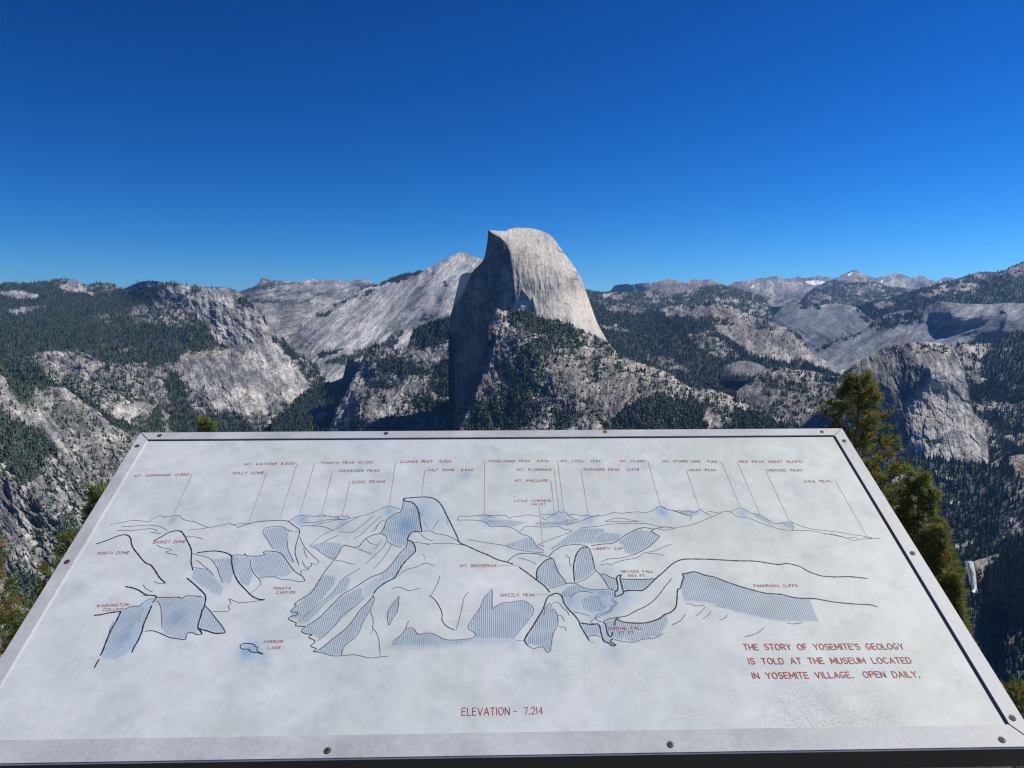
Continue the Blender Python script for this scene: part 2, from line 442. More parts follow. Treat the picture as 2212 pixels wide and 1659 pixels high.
landform('granite_slabs', 'sweeping pale granite slabs with dark streaks below the wooded shoulder',
    D((800,800),(840,778),(900,750),(1000,712),(1100,680),(1180,655),(1220,625),(1260,585),(1320,555),(1430,528),(1500,525),(1570,520),(1610,495),(1660,470),(1740,478),(1800,486),(1900,488),(1990,490),(2080,480),(2212,486),(2400,490)), D((800,950),(2400,950)),
    [(D((850,775))[0],6700),(D((1200,640))[0],7100),(D((1430,530))[0],7150),(D((1700,475))[0],6950),(D((2080,480))[0],6850),(D((2400,490))[0],6800),(D((1000,850))[0],6200),(D((1300,760))[0],6350),(D((1600,740))[0],6350),(D((1850,730))[0],6380),(D((2200,640))[0],6480),(D((1200,930))[0],5700),(D((1900,940))[0],5800),(D((1500,620))[0],6750),(D((1750,600))[0],6640)],
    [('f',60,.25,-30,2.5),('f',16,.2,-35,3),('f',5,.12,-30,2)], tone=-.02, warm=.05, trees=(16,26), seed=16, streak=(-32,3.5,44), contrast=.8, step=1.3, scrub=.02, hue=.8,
    edges=[(D((1660,470),(1700,490),(1735,530),(1748,575),(1735,650)),270,(3,14,24,27,22,12),80),(D((2065,520),(2105,550),(2100,590),(2080,650),(2055,745)),320,(3,9,18,27,33,34),90),(D((1800,640),(1785,690)),110,16,50)],
    areas=[('warm',.25,8,D((1740,480),(2080,480),(2080,540),(1980,590),(1850,700),(1760,700),(1760,560))),('tone',.14,8,D((1740,480),(2080,480),(2060,540),(1980,590),(1850,700),(1760,600))),
           ('forest',.6,5,D((1200,640),(1300,565),(1560,530),(1570,600),(1480,620),(1380,640),(1280,660))),('forest',.5,4,D((850,775),(1000,712),(1180,665),(1140,700),(1000,740),(900,790),(880,800))),
           ('warm',.5,3,D((1290,590),(1420,530),(1430,540),(1340,590))),('tone',.25,3,D((1290,590),(1420,530),(1430,540),(1340,590))),
           ('red',.75,1.5,D((1475,635),(1490,620),(1450,680),(1425,740),(1408,742),(1430,690))),('warm',.4,6,D((2080,480),(2300,486),(2300,580),(2090,540))),
           ('red',.35,1.5,D((1500,640),(1560,580),(1570,585),(1500,670),(1470,730),(1462,728)))])
landform('high_ridge', 'distant grey ridge with a small sharp horn left of the tall pale slope',
    A((1500,440),(1540,412),(1600,390),(1640,378),(1664,366),(1680,345),(1690,328),(1698,317),(1712,323),(1735,327),(1760,332),(1850,342),(1950,346),(1990,335),(2020,330),(2090,328),(2130,335),(2180,337),(2212,331))
    + B((410,497),(440,507),(475,516),(480,505),(484,499),(500,498),(512,492),(522,491),(532,501),(556,501),(562,490),(572,487),(585,500),(602,518),(640,524),(720,520),(900,520)), A((1500,800),(2800,780)),
    [(A((1540,412))[0],12500),(A((1700,320))[0],12500),(A((2090,330))[0],13500),(B((560,490))[0],14500),(B((700,520))[0],13000),(A((1560,600))[0],9000),(A((1900,600))[0],8800),(A((2200,600))[0],9500),(A((1700,780))[0],7200),(A((2200,780))[0],7500),(A((2000,450))[0],11200)],
    [('t',22,.16,-14,3),('f',40,.5,-12,2.5),('f',10,.3,-10,2)], tone=.08, warm=.3, forest=.12, trees=None, seed=17, streak=(-10,4,40), hue=.35,
    areas=[('forest',.62,5,A((1560,440),(1800,455),(2000,470),(2100,480),(1900,495),(1640,480))),('forest',.6,4,A((1650,375),(1760,345),(1900,355),(1740,390),(1600,405))),('forest',.6,4,A((1760,400),(2100,420),(2212,400),(2212,420),(2050,440),(1800,420))),
           ('forest',.55,4,A((2020,560),(2110,545),(2180,555),(2120,575))),('warm',.5,8,A((1850,660),(1950,600),(1990,620),(1880,740))),('forest',.6,4,A((2300,355),(2420,370),(2500,420),(2420,440),(2330,400))),('warm',.5,2,B((480,500),(600,490),(600,520),(480,520))),('tone',.2,2,B((480,500),(600,490),(600,520),(480,520)))])
landform('long_pale_mountain', 'long pale granite mountain with slanting bare slabs left of the great dome',
    B((-40,935),(0,905),(60,872),(110,815),(180,755),(250,705),(340,660),(420,635),(480,595),(540,560),(600,538),(650,518),(700,497),(760,470),(810,458),(850,450),(900,443),(935,437),(960,424),(1000,404),(1060,370),(1095,355),(1120,338),(1150,325),(1175,319),(1195,316),(1220,324),(1240,336),(1265,346),(1300,357),(1330,368),(1400,420),(1500,500),(1600,600)), B((-40,1100),(200,1160),(1600,1160)),
    [(B((60,872))[0],6900),(B((420,635))[0],7700),(B((760,470))[0],8600),(B((1190,318))[0],9000),(B((1500,500))[0],8800),(B((250,900))[0],6400),(B((600,800))[0],6900),(B((900,620))[0],7500),(B((1100,500))[0],8000),(B((200,1050))[0],5900),(B((600,1000))[0],6000),(B((1000,900))[0],6400),(B((1100,700))[0],7000),(B((1400,900))[0],6500)],
    [('f',70,.35,-38,3),('r',26,.28,-42,4.5),('f',10,.22,-38,3),('c',14,.05,-38,3)], tone=.25, warm=.10, trees=(16,24), seed=18, streak=(-40,5,60), step=1.2, contrast=.85, hue=.5,
    edges=[(B((1085,560),(1060,620),(1040,690)),120,8,60),(B((960,680),(940,760)),80,6,50)],
    areas=[('forest',.85,4,B((660,515),(760,468),(850,448),(930,438),(890,470),(800,500),(700,520),(600,545))),('forest',.7,4,B((225,715),(330,705),(320,735),(250,738))),('forest',.6,5,B((340,650),(480,600),(600,560),(640,565),(480,625),(360,665))),
           ('forest',.75,4,B((255,985),(380,940),(420,945),(330,985),(260,1000))),('forest',.7,5,B((300,1020),(420,990),(520,950),(580,935),(540,1000),(400,1040),(300,1060))),('forest',.7,4,B((655,920),(760,830),(800,830),(740,950),(700,960))),
           ('forest',.6,3,B((1060,505),(1100,515),(1090,545),(1065,535))),('warm',.45,9,B((830,540),(960,470),(1000,480),(880,560))),('warm',.4,8,B((80,820),(250,740),(260,760),(100,880))),
           ('tone',-.25,5,B((760,660),(900,540),(960,560),(860,700),(790,700))),('tone',-.2,5,B((1040,640),(1090,570),(1140,580),(1110,650))),('tone',-.22,7,B((480,690),(600,640),(650,650),(560,720))),('tone',-.2,8,B((640,860),(820,740),(900,760),(760,840))),
           ('tone',.2,6,B((780,830),(850,710),(870,710),(810,830))),('tone',.15,10,B((900,500),(1150,340),(1250,380),(1000,640))),('tone',-.15,4,B((1200,330),(1240,335),(1300,360),(1230,360))),
           ('warm',.5,6,B((960,760),(1110,660),(1120,700),(1010,770))),('forest',.45,6,B((150,660),(0,600),(-40,760),(60,860)))])
landform('tall_cliff_mountain', 'wooded plateau ending in a tall pale cliff over the canyon on the left',
    A((-180,365),(0,358),(60,350),(180,352),(300,340),(380,330),(420,326),(470,330),(500,345),(560,366),(590,362),(650,350),(700,352),(740,360),(770,388),(800,391),(860,365),(920,345),(960,338),(1010,340),(1060,348),(1150,355),(1240,370),(1330,378),(1430,379),(1490,386),(1540,405),(1570,430),(1610,455),(1640,492),(1690,528),(1712,560),(1730,610),(1755,655),(1830,702),(1870,760),(1950,830),(2050,868),(2095,950),(2150,1000),(2200,1060),(2300,1150)), A((-180,1330),(2300,1330)),
    [(A((0,358))[0],8300),(A((470,330))[0],8800),(A((780,390))[0],7600),(A((960,338))[0],6900),(A((1430,380))[0],6050),(A((1710,545))[0],5850),(A((1870,760))[0],5900),(A((2150,1000))[0],5500),(A((0,600))[0],6100),(A((600,600))[0],5800),(A((1000,520))[0],5950),
     (A((1230,470))[0],5850),(A((1420,740))[0],5450),(A((1650,760))[0],5500),(A((1250,800))[0],5150),(A((0,800))[0],4900),(A((500,800))[0],4750),(A((1000,900))[0],4700),(A((1500,1000))[0],4750),(A((1850,1050))[0],5000),(A((600,1150))[0],4100),(A((1200,1200))[0],4300),(A((1700,1250))[0],4550),(A((2100,1300))[0],4900)],
    [('f',60,.3,25,1.6),('r',26,.12,68,3.5),('f',16,.18,50,1.8),('c',11,.12,40,2),('t',22,.12,-8,2.6),('f',5,.18,0,1)], tone=.0, warm=.16, forest=.35, trees=(19,30), seed=21, step=1.25, streak=(62,2.5,30), hue=.15, scrub=.0,
    edges=[(A((1405,430),(1400,560),(1440,700)),26,8,50),(A((1680,540),(1690,640),(1730,800),(1800,900)),70,14,60),(A((1500,640),(1520,760)),24,6,30),(A((1600,620),(1640,780)),26,6,30)],
    areas=[('forest',.93,9,A((-180,370),(0,366),(300,350),(460,340),(640,420),(780,392),(900,360),(1000,420),(900,480),(780,560),(900,640),(1050,600),(1150,640),(1300,600),(1380,720),(1500,770),(1200,800),(1150,860),(1000,900),(900,870),(700,870),(600,840),(500,790),(300,790),(100,850),(-180,880))),
           ('forest',.0,4,A((1225,450),(1290,400),(1430,380),(1540,405),(1690,528),(1755,655),(1870,760),(2030,1050),(1980,1110),(1850,1110),(1700,900),(1560,800),(1500,760),(1420,740),(1340,640),(1260,540))),
           ('tone',.12,6,A((1225,450),(1290,400),(1430,380),(1540,405),(1690,528),(1755,655),(1870,760),(2030,1050),(1980,1110),(1850,1110),(1700,900),(1560,800),(1420,740),(1340,640),(1260,540))),
           ('tone',.14,5,A((1760,700),(1880,830),(2030,1050),(1980,1110),(1880,1060),(1760,900))),('tone',-.14,5,A((1460,740),(1600,620),(1700,620),(1690,760),(1560,800))),('warm',.45,7,A((1600,520),(1700,540),(1740,680),(1740,780),(1680,720))),
           ('forest',.0,3,A((0,400),(120,400),(240,425),(262,445),(160,462),(60,445),(0,430))),('tone',.3,3,A((0,400),(120,400),(240,425),(262,445),(160,462),(60,445),(0,430))),('forest',.15,4,A((20,545),(160,505),(300,505),(250,520),(100,560))),
           ('forest',.12,4,A((360,385),(420,345),(470,335),(540,370),(610,415),(590,430),(520,410),(440,415))),('tone',.3,4,A((360,385),(420,345),(470,335),(540,370),(610,415),(590,430),(520,410),(440,415))),('forest',.4,4,A((560,368),(650,352),(760,370),(740,392),(600,385))),
           ('forest',.05,4,A((860,372),(960,342),(1070,352),(1060,365),(900,385),(810,410))),('tone',.32,4,A((860,372),(960,342),(1070,352),(1060,365),(900,385),(810,410))),('forest',.08,4,A((1000,430),(1100,365),(1240,372),(1260,390),(1180,420),(1060,440))),('tone',.3,4,A((1000,430),(1100,365),(1240,372),(1260,390),(1180,420),(1060,440))),
           ('forest',.42,6,A((820,510),(1000,470),(1120,470),(1220,450),(1240,560),(1160,640),(1020,610),(860,570))),('tone',.2,8,A((820,510),(1000,470),(1220,450),(1240,560),(1160,640),(860,570))),
           ('forest',.5,8,A((600,560),(720,560),(740,620),(620,610))),('forest',.45,6,A((740,780),(860,760),(880,800),(760,820))),
           ('forest',.85,4,A((1540,440),(1600,450),(1640,500),(1600,520),(1550,490))),
           ('forest',.1,6,A((1180,820),(1500,780),(1620,840),(1760,960),(1900,1110),(1750,1200),(1560,1200),(1400,1180),(1300,1100),(1200,1000),(1160,900))),
           ('warm',.5,7,A((1240,790),(1500,780),(1560,820),(1400,850),(1250,860))),('tone',.16,7,A((1330,1040),(1500,1020),(1760,1100),(1760,1190),(1560,1205),(1380,1170))),
           ('forest',.9,5,A((1080,920),(1150,940),(1200,1050),(1260,1180),(1330,1260),(1400,1330),(1090,1330),(1110,1150),(1090,1050))),
           ('forest',.85,4,A((1380,1210),(1560,1215),(1600,1260),(1650,1300),(1900,1270),(2100,1300),(2100,1340),(1380,1340))),('forest',.88,5,A((1750,690),(1880,760),(1940,830),(1900,860),(1830,780),(1760,720))),
           ('forest',.5,8,A((1880,840),(2050,870),(2100,960),(2060,1040),(1980,960)))])
landform('canyon_floor', 'dark conifer wood filling the canyon between the pale cliffs',
    A((1760,1250),(1880,1185),(1905,1120),(1990,1055),(2080,1015),(2130,1005),(2212,1010)) + B((440,1010),(560,1040),(700,1100)), A((1700,1360),(2800,1360)),
    [(A((1900,1130))[0],4900),(A((2130,1005))[0],5300),(B((560,1040))[0],5000),(A((1800,1300))[0],4350),(A((2200,1300))[0],4300),(B((600,1450))[0],4200)],
    [('f',50,.3,0,1.5),('f',8,.3,0,1)], forest=.95, tone=.1, trees=(20,34), seed=22,
    areas=[('forest',.0,2.5,B((225,1390),(250,1355),(310,1345),(290,1375),(270,1425),(240,1420))),('tone',.2,2,B((225,1390),(250,1355),(310,1345),(290,1375),(270,1425),(240,1420))),('forest',.1,2,B((240,1460),(320,1455),(320,1480),(240,1480))),
           ('forest',.1,3,A((2080,940),(2150,980),(2150,1010),(2110,1000)))])
landform('rocky_shoulder', 'rocky shoulder dotted with bushes under the wooded plateau on the left',
    A((-180,860),(0,850),(90,852),(170,836),(230,812),(300,796),(360,792),(420,796),(500,796),(560,808),(610,835),(650,862),(720,874),(800,920),(860,960),(920,975),(980,1040),(1020,1110),(1060,1200),(1090,1290),(1150,1340)), A((-180,1500),(1150,1500)),
    [(A((0,850))[0],4100),(A((400,796))[0],4100),(A((900,970))[0],3950),(A((1080,1270))[0],3900),(A((200,1000))[0],3650),(A((700,1100))[0],3600),(A((0,1200))[0],3300),(A((500,1300))[0],3300),(A((900,1400))[0],3350),(A((1100,1450))[0],3500)],
    [('f',45,.4,25,1.6),('c',13,.28,18,1.8),('f',14,.3,20,1.5),('f',5,.22,0,1)], tone=-.03, warm=.15, forest=.34, trees=(13,24), seed=23, step=1.25, streak=(25,2,24), scrub=.04,
    edges=[(A((740,1130),(730,1230)),50,8,40)],
    areas=[('forest',.15,6,A((230,850),(300,800),(560,810),(620,860),(640,930),(500,960),(330,940))),('tone',.16,6,A((230,850),(300,800),(560,810),(620,860),(640,930),(330,900))),
           ('forest',.0,4,A((655,1140),(700,1120),(800,1150),(880,1120),(960,1130),(1010,1180),(990,1220),(900,1190),(840,1240),(740,1235),(690,1200))),('tone',.2,4,A((655,1140),(700,1120),(800,1150),(880,1120),(960,1130),(1010,1180),(990,1220),(900,1190),(840,1240),(740,1235))),
           ('forest',.9,6,A((-180,860),(170,836),(260,900),(340,1000),(450,1040),(560,1100),(640,1160),(600,1180),(400,1060),(200,1020),(0,940),(-180,900))),
           ('forest',.95,5,A((640,1180),(740,1230),(860,1280),(900,1310),(800,1310),(700,1260))),('forest',.9,6,A((970,1200),(1030,1150),(1060,1330),(900,1330)))])
landform('near_valley_side', 'bare slanting granite valley side with scattered bushes at the left edge',
    A((-200,840),(-60,860),(0,884),(40,925),(90,960),(150,1010),(230,1020),(300,1022),(420,1032),(480,1075),(540,1120),(600,1160),(650,1195),(700,1250),(760,1295),(830,1330),(900,1375),(1000,1430),(1100,1500),(1200,1600)), V((-80,1640),(420,1640)),
    [(A((-180,850))[0],3100),(A((250,1020))[0],3250),(A((640,1190))[0],3350),(A((1000,1430))[0],3300),(A((0,1200))[0],2750),(A((400,1400))[0],2800),(A((700,1600))[0],2850),(V((0,1100))[0],2350),(V((200,1150))[0],2450),(V((0,1300))[0],2000),(V((300,1400))[0],2200),(V((0,1600))[0],1700)],
    [('f',80,.4,50,2),('r',30,.34,52,3.5),('c',14,.22,50,2),('f',6,.22,45,1.3)], tone=-.03, warm=.18, forest=.22, trees=(9,20), seed=24, step=1.4, streak=(54,4,50), scrub=.07,
    edges=[(H((290,1000),(300,1100),(330,1260)),22,8,60)],
    areas=[('forest',.93,6,A((-200,850),(0,900),(60,900),(200,940),(330,1010),(300,1040),(230,1030),(210,1100),(150,1150),(90,1080),(40,960))),('forest',.8,6,A((-200,1100),(0,1180),(130,1260),(200,1280),(300,1330),(400,1380),(380,1440),(260,1500),(260,1600),(150,1659),(0,1500),(-200,1400))),
           ('forest',.0,5,H((200,380),(330,420),(420,600),(540,690),(500,720),(390,640),(280,500),(170,440))),('tone',.2,5,H((200,380),(330,420),(420,600),(540,690),(500,720),(390,640),(280,500),(170,440))),
           ('forest',.0,5,H((0,130),(60,250),(180,400),(170,440),(90,330),(0,230))),
           ('forest',.05,6,H((0,860),(60,900),(160,1060),(230,1180),(220,1330),(160,1420),(60,1280),(0,1150))),('tone',.22,8,H((40,930),(120,1020),(220,1200),(230,1330),(180,1290),(120,1100))),
           ('warm',.75,8,H((180,1000),(290,1040),(330,1180),(280,1280),(220,1140))),('tone',-.15,6,H((30,1200),(150,1260),(180,1420),(80,1380))),
           ('forest',.75,7,H((430,1180),(540,1130),(560,1300),(470,1420),(400,1300))),('forest',.93,4,H((90,1700),(180,1560),(290,1640),(400,1700),(300,1800),(100,1800))),
           ('forest',.93,4,V((20,1260),(45,1235),(75,1245),(98,1270),(90,1290),(70,1310),(20,1300))),('forest',.8,5,H((0,400),(80,560),(70,700),(0,640)))])
landform('lower_spur', 'rugged grey spur cut by slanting gullies at the foot of the great dome',
    B((290,1500),(320,1465),(350,1400),(370,1330),(420,1250),(450,1190),(475,1140),(510,1085),(530,1040),(548,985),(570,940),(600,922),(640,918),(700,928),(740,948),(790,950),(835,915),(850,870),(868,820),(900,800),(940,785),(1000,763),(1060,745),(1100,735),(1118,800),(1135,870),(1148,960),(1158,1060),(1168,1150),(1215,1180),(1260,1230),(1320,1320)), B((290,1560),(1320,1560)),
    [(B((330,1450))[0],4250),(B((560,960))[0],4800),(B((720,935))[0],4800),(B((860,850))[0],4950),(B((1100,740))[0],5000),(B((1150,1000))[0],4700),(B((1240,1220))[0],4450),(B((450,1300))[0],4350),(B((700,1150))[0],4500),(B((950,1050))[0],4650),(B((500,1500))[0],4080),(B((800,1450))[0],4150),(B((1100,1450))[0],4250)],
    [('r',48,.3,-52,2.2),('c',16,.26,-55,1.8),('f',14,.28,-50,1.8),('f',5,.22,0,1)], tone=.04, warm=.15, forest=.33, trees=(15,26), seed=25, step=1.2, streak=(-62,4,36), scrub=.02, hue=.2, back=(40,50),
    edges=[(B((545,1200),(520,1330),(480,1450)),70,12,40),(B((620,1000),(560,1120)),60,8,30)],
    areas=[('forest',.97,4,B((870,825),(940,785),(1100,738),(1130,850),(1080,900),(1030,950),(990,955),(930,930),(870,880))),('forest',.12,5,B((830,960),(900,960),(1140,880),(1145,960),(1000,1060),(880,1060),(830,1000))),
           ('forest',.8,5,B((1000,1060),(1150,980),(1165,1150),(1190,1200),(1150,1260),(1080,1240),(1020,1240),(970,1180))),('forest',.85,5,B((620,1020),(800,1000),(950,1090),(960,1120),(800,1110),(620,1080))),('forest',.85,4,B((590,1150),(700,1150),(790,1220),(700,1230),(600,1190))),
           ('forest',.88,4,B((850,1300),(900,1250),(1000,1270),(1150,1290),(1100,1400),(1010,1380),(940,1330))),('tone',.25,4,B((1085,1195),(1100,1185),(1040,1290),(920,1440),(890,1460),(960,1370))),('tone',.28,5,B((450,1210),(520,1080),(540,1090),(500,1200),(440,1290),(380,1440),(330,1470))),
           ('forest',.02,5,B((330,1470),(360,1380),(480,1160),(540,1080),(560,1200),(480,1400),(440,1500))),('tone',-.25,6,B((470,1290),(540,1260),(600,1280),(520,1400),(450,1430))),('tone',-.2,6,B((550,960),(640,920),(680,960),(620,1020),(540,1040))),
           ('tone',.2,4,B((1180,1240),(1240,1140),(1250,1160),(1190,1290),(1150,1300))),('forest',.1,5,B((600,1240),(840,1140),(940,1150),(860,1260),(620,1460),(520,1460)))])
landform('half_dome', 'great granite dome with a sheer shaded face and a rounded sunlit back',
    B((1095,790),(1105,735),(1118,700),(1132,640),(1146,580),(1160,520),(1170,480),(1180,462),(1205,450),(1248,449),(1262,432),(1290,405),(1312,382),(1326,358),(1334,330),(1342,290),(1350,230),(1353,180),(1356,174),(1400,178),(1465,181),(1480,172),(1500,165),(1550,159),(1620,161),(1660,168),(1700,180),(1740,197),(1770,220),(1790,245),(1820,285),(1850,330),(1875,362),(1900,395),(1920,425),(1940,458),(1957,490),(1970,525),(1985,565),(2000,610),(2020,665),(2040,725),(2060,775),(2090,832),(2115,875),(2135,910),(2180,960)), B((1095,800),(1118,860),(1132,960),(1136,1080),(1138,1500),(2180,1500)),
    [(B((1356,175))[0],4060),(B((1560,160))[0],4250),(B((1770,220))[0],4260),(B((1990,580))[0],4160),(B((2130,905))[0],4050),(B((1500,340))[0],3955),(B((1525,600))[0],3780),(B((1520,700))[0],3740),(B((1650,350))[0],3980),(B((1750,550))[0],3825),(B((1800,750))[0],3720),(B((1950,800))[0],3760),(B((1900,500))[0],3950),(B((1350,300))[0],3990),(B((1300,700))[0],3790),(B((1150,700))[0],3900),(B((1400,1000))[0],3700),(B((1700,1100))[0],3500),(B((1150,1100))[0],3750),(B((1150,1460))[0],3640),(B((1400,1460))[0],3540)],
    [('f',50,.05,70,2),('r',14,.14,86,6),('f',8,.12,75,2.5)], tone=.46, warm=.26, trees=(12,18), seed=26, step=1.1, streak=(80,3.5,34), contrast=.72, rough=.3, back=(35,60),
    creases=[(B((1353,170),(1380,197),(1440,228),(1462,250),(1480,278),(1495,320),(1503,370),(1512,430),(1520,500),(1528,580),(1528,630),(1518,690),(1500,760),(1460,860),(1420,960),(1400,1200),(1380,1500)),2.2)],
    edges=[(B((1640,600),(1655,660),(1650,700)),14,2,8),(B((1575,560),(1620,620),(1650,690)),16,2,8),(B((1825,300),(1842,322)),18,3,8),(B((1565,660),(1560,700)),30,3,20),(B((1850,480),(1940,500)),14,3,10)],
    areas=[('tone',-.75,3,B((1353,170),(1380,197),(1440,228),(1480,278),(1495,320),(1512,430),(1520,500),(1528,630),(1518,690),(1460,860),(1400,1200),(1380,1520),(1100,1520),(1100,740),(1250,450),(1330,340))),('tone',.22,5,B((1430,330),(1475,360),(1500,500),(1510,680),(1450,690),(1440,500))),('warm',.5,5,B((1430,330),(1475,360),(1500,500),(1510,680),(1450,690),(1440,500))),('tone',.3,4,B((1180,465),(1240,455),(1200,600),(1150,720),(1140,620))),('tone',.15,4,B((1290,430),(1310,430),(1290,800),(1260,900),(1270,600))),('warm',.45,8,B((1480,270),(1620,200),(1780,330),(1640,470),(1560,440),(1500,400))),('warm',.5,8,B((1800,500),(1960,520),(2100,860),(2000,840),(1880,660))),('tone',.12,8,B((1850,560),(1990,600),(2120,900),(1960,830))),  # first area paints extra shade into the rock colour of the sheer face
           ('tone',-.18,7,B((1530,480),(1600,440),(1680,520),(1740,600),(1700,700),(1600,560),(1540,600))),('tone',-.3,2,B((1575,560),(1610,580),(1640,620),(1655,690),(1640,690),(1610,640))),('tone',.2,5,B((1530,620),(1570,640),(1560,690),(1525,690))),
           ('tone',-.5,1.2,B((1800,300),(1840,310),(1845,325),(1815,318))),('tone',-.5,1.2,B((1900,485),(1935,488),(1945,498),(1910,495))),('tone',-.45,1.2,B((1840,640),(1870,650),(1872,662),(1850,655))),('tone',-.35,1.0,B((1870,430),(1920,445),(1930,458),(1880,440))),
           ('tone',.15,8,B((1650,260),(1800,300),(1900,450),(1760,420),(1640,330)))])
landform('front_ridge', 'long rocky ridge speckled with bushes running right below the great dome',
    B((1128,1480),(1134,1390),(1150,1350),(1185,1300),(1220,1240),(1245,1180),(1262,1120),(1285,1060),(1310,990),(1330,930),(1345,880),(1352,820),(1355,775),(1365,745),(1378,712),(1395,692),(1412,682),(1450,696),(1500,702),(1530,692),(1560,680),(1600,690),(1640,706),(1655,735),(1700,738),(1750,760),(1800,755),(1860,772),(1900,790),(1950,818),(2000,842),(2050,860),(2100,882),(2130,915),(2160,935))
    + Cc((700,970),(760,1000),(820,1022),(870,1040),(940,1060),(1000,1082),(1060,1110),(1100,1140),(1150,1178),(1190,1200),(1240,1196),(1290,1204),(1350,1212),(1400,1230),(1460,1255),(1520,1285),(1580,1320),(1640,1355),(1700,1392),(1760,1425),(1850,1460),(1950,1500),(2100,1580)), V((970,1000),(1760,1000)),
    [(B((1360,760))[0],3560),(B((1412,682))[0],3600),(B((1560,680))[0],3640),(B((1800,755))[0],3660),(B((2100,882))[0],3700),(Cc((870,1040))[0],3600),(Cc((1190,1200))[0],3450),(Cc((1580,1320))[0],3250),(Cc((1900,1480))[0],3150),
     (B((1400,950))[0],3380),(B((1600,900))[0],3350),(B((1900,950))[0],3380),(B((1300,1200))[0],3200),(B((1600,1200))[0],3080),(B((2000,1200))[0],3100),(Cc((900,1250))[0],3100),(Cc((1300,1350))[0],3020),(B((1200,1450))[0],3000),(B((1600,1500))[0],2850),(Cc((800,1480))[0],2850),(Cc((1400,1500))[0],2850)],
    [('f',60,.38,-70,1.5),('r',36,.3,-75,2.2),('c',11,.26,-20,1.4),('f',13,.3,0,1.3),('f',5,.26,0,1)], tone=-.02, warm=.36, forest=.34, trees=(10,20), seed=27, step=1.2, streak=(-70,2,24), scrub=.05,
    creases=[(B((1400,905),(1345,1060),(1300,1170),(1250,1290),(1210,1380),(1170,1465),(1150,1560)),5.0)],
    areas=[('forest',.0,4,B((1355,775),(1412,682),(1450,700),(1490,760),(1540,850),(1480,900),(1400,860))),('tone',.22,4,B((1355,775),(1412,682),(1450,700),(1490,760),(1540,850),(1480,900),(1400,860))),
           ('forest',.9,5,B((1480,690),(1640,700),(1750,760),(1900,800),(1990,870),(1860,870),(1700,850),(1620,830),(1560,760))),('forest',.04,4,B((1380,900),(1560,890),(1560,960),(1440,1020),(1380,1150),(1300,1300),(1230,1380),(1180,1460),(1300,1180))),
           ('forest',.74,8,B((1580,900),(1700,870),(1900,880),(2000,920),(1800,940),(1700,1000),(1640,1100),(1680,1280),(1700,1350),(1560,1480),(1200,1480),(1260,1320),(1480,1240),(1500,1080))),
           ('forest',.05,5,Cc((30,890),(130,870),(120,920),(60,980),(0,980))),('forest',.0,4,Cc((430,960),(500,930),(560,980),(520,1010))),('tone',.15,4,Cc((200,875),(330,878),(480,890),(520,910),(330,895))),
           ('forest',.12,8,Cc((230,1050),(480,1030),(500,1180),(480,1380),(400,1400),(280,1320),(220,1200))),('tone',-.12,8,Cc((230,1100),(420,1080),(440,1300),(260,1320))),
           ('forest',.03,5,Cc((500,1200),(620,1130),(830,1100),(840,1240),(740,1330),(640,1420),(520,1300))),('tone',-.16,6,Cc((500,1200),(620,1130),(830,1100),(840,1240),(740,1330),(640,1400),(520,1300))),('tone',.16,3,Cc((640,1180),(700,1170),(660,1300),(630,1360))),
           ('forest',.05,4,Cc((380,1440),(470,1385),(560,1400),(640,1470),(400,1480))),('tone',.1,4,Cc((380,1440),(470,1385),(560,1400),(640,1470))),('forest',.05,4,Cc((140,1440),(200,1380),(270,1400),(260,1470),(140,1480))),
           ('forest',.85,5,Cc((280,1350),(420,1340),(500,1360),(440,1420),(300,1440))),('forest',.92,7,Cc((640,1480),(760,1330),(960,1240),(1100,1260),(1260,1300),(1380,1400),(1420,1480))),('forest',.05,4,Cc((1250,1380),(1300,1345),(1370,1370),(1410,1450),(1300,1470))),
           ('forest',.9,5,Cc((1420,1480),(1480,1340),(1560,1360),(1700,1420),(1900,1500))),('tone',.24,6,Cc((690,985),(870,1040),(1000,1085),(1190,1205),(1400,1235),(1640,1360),(1500,1340),(1250,1260),(1000,1150),(800,1080))),
           ('forest',.0,3,B((1350,775),(1395,860),(1400,905),(1345,1060),(1300,1170),(1250,1290),(1210,1380),(1170,1465),(1160,1520),(1110,1520),(1240,1180),(1330,900))),('tone',-.5,3,B((1350,775),(1395,860),(1400,905),(1345,1060),(1300,1170),(1250,1290),(1210,1380),(1170,1465),(1160,1520),(1110,1520),(1240,1180),(1330,900))),('forest',.22,6,Cc((690,985),(870,1040),(1000,1085),(1190,1205),(1400,1235),(1640,1360),(1500,1340),(1250,1260),(1000,1150),(800,1080)))])  # dark tone here paints shade into the cliff strip left of the crease
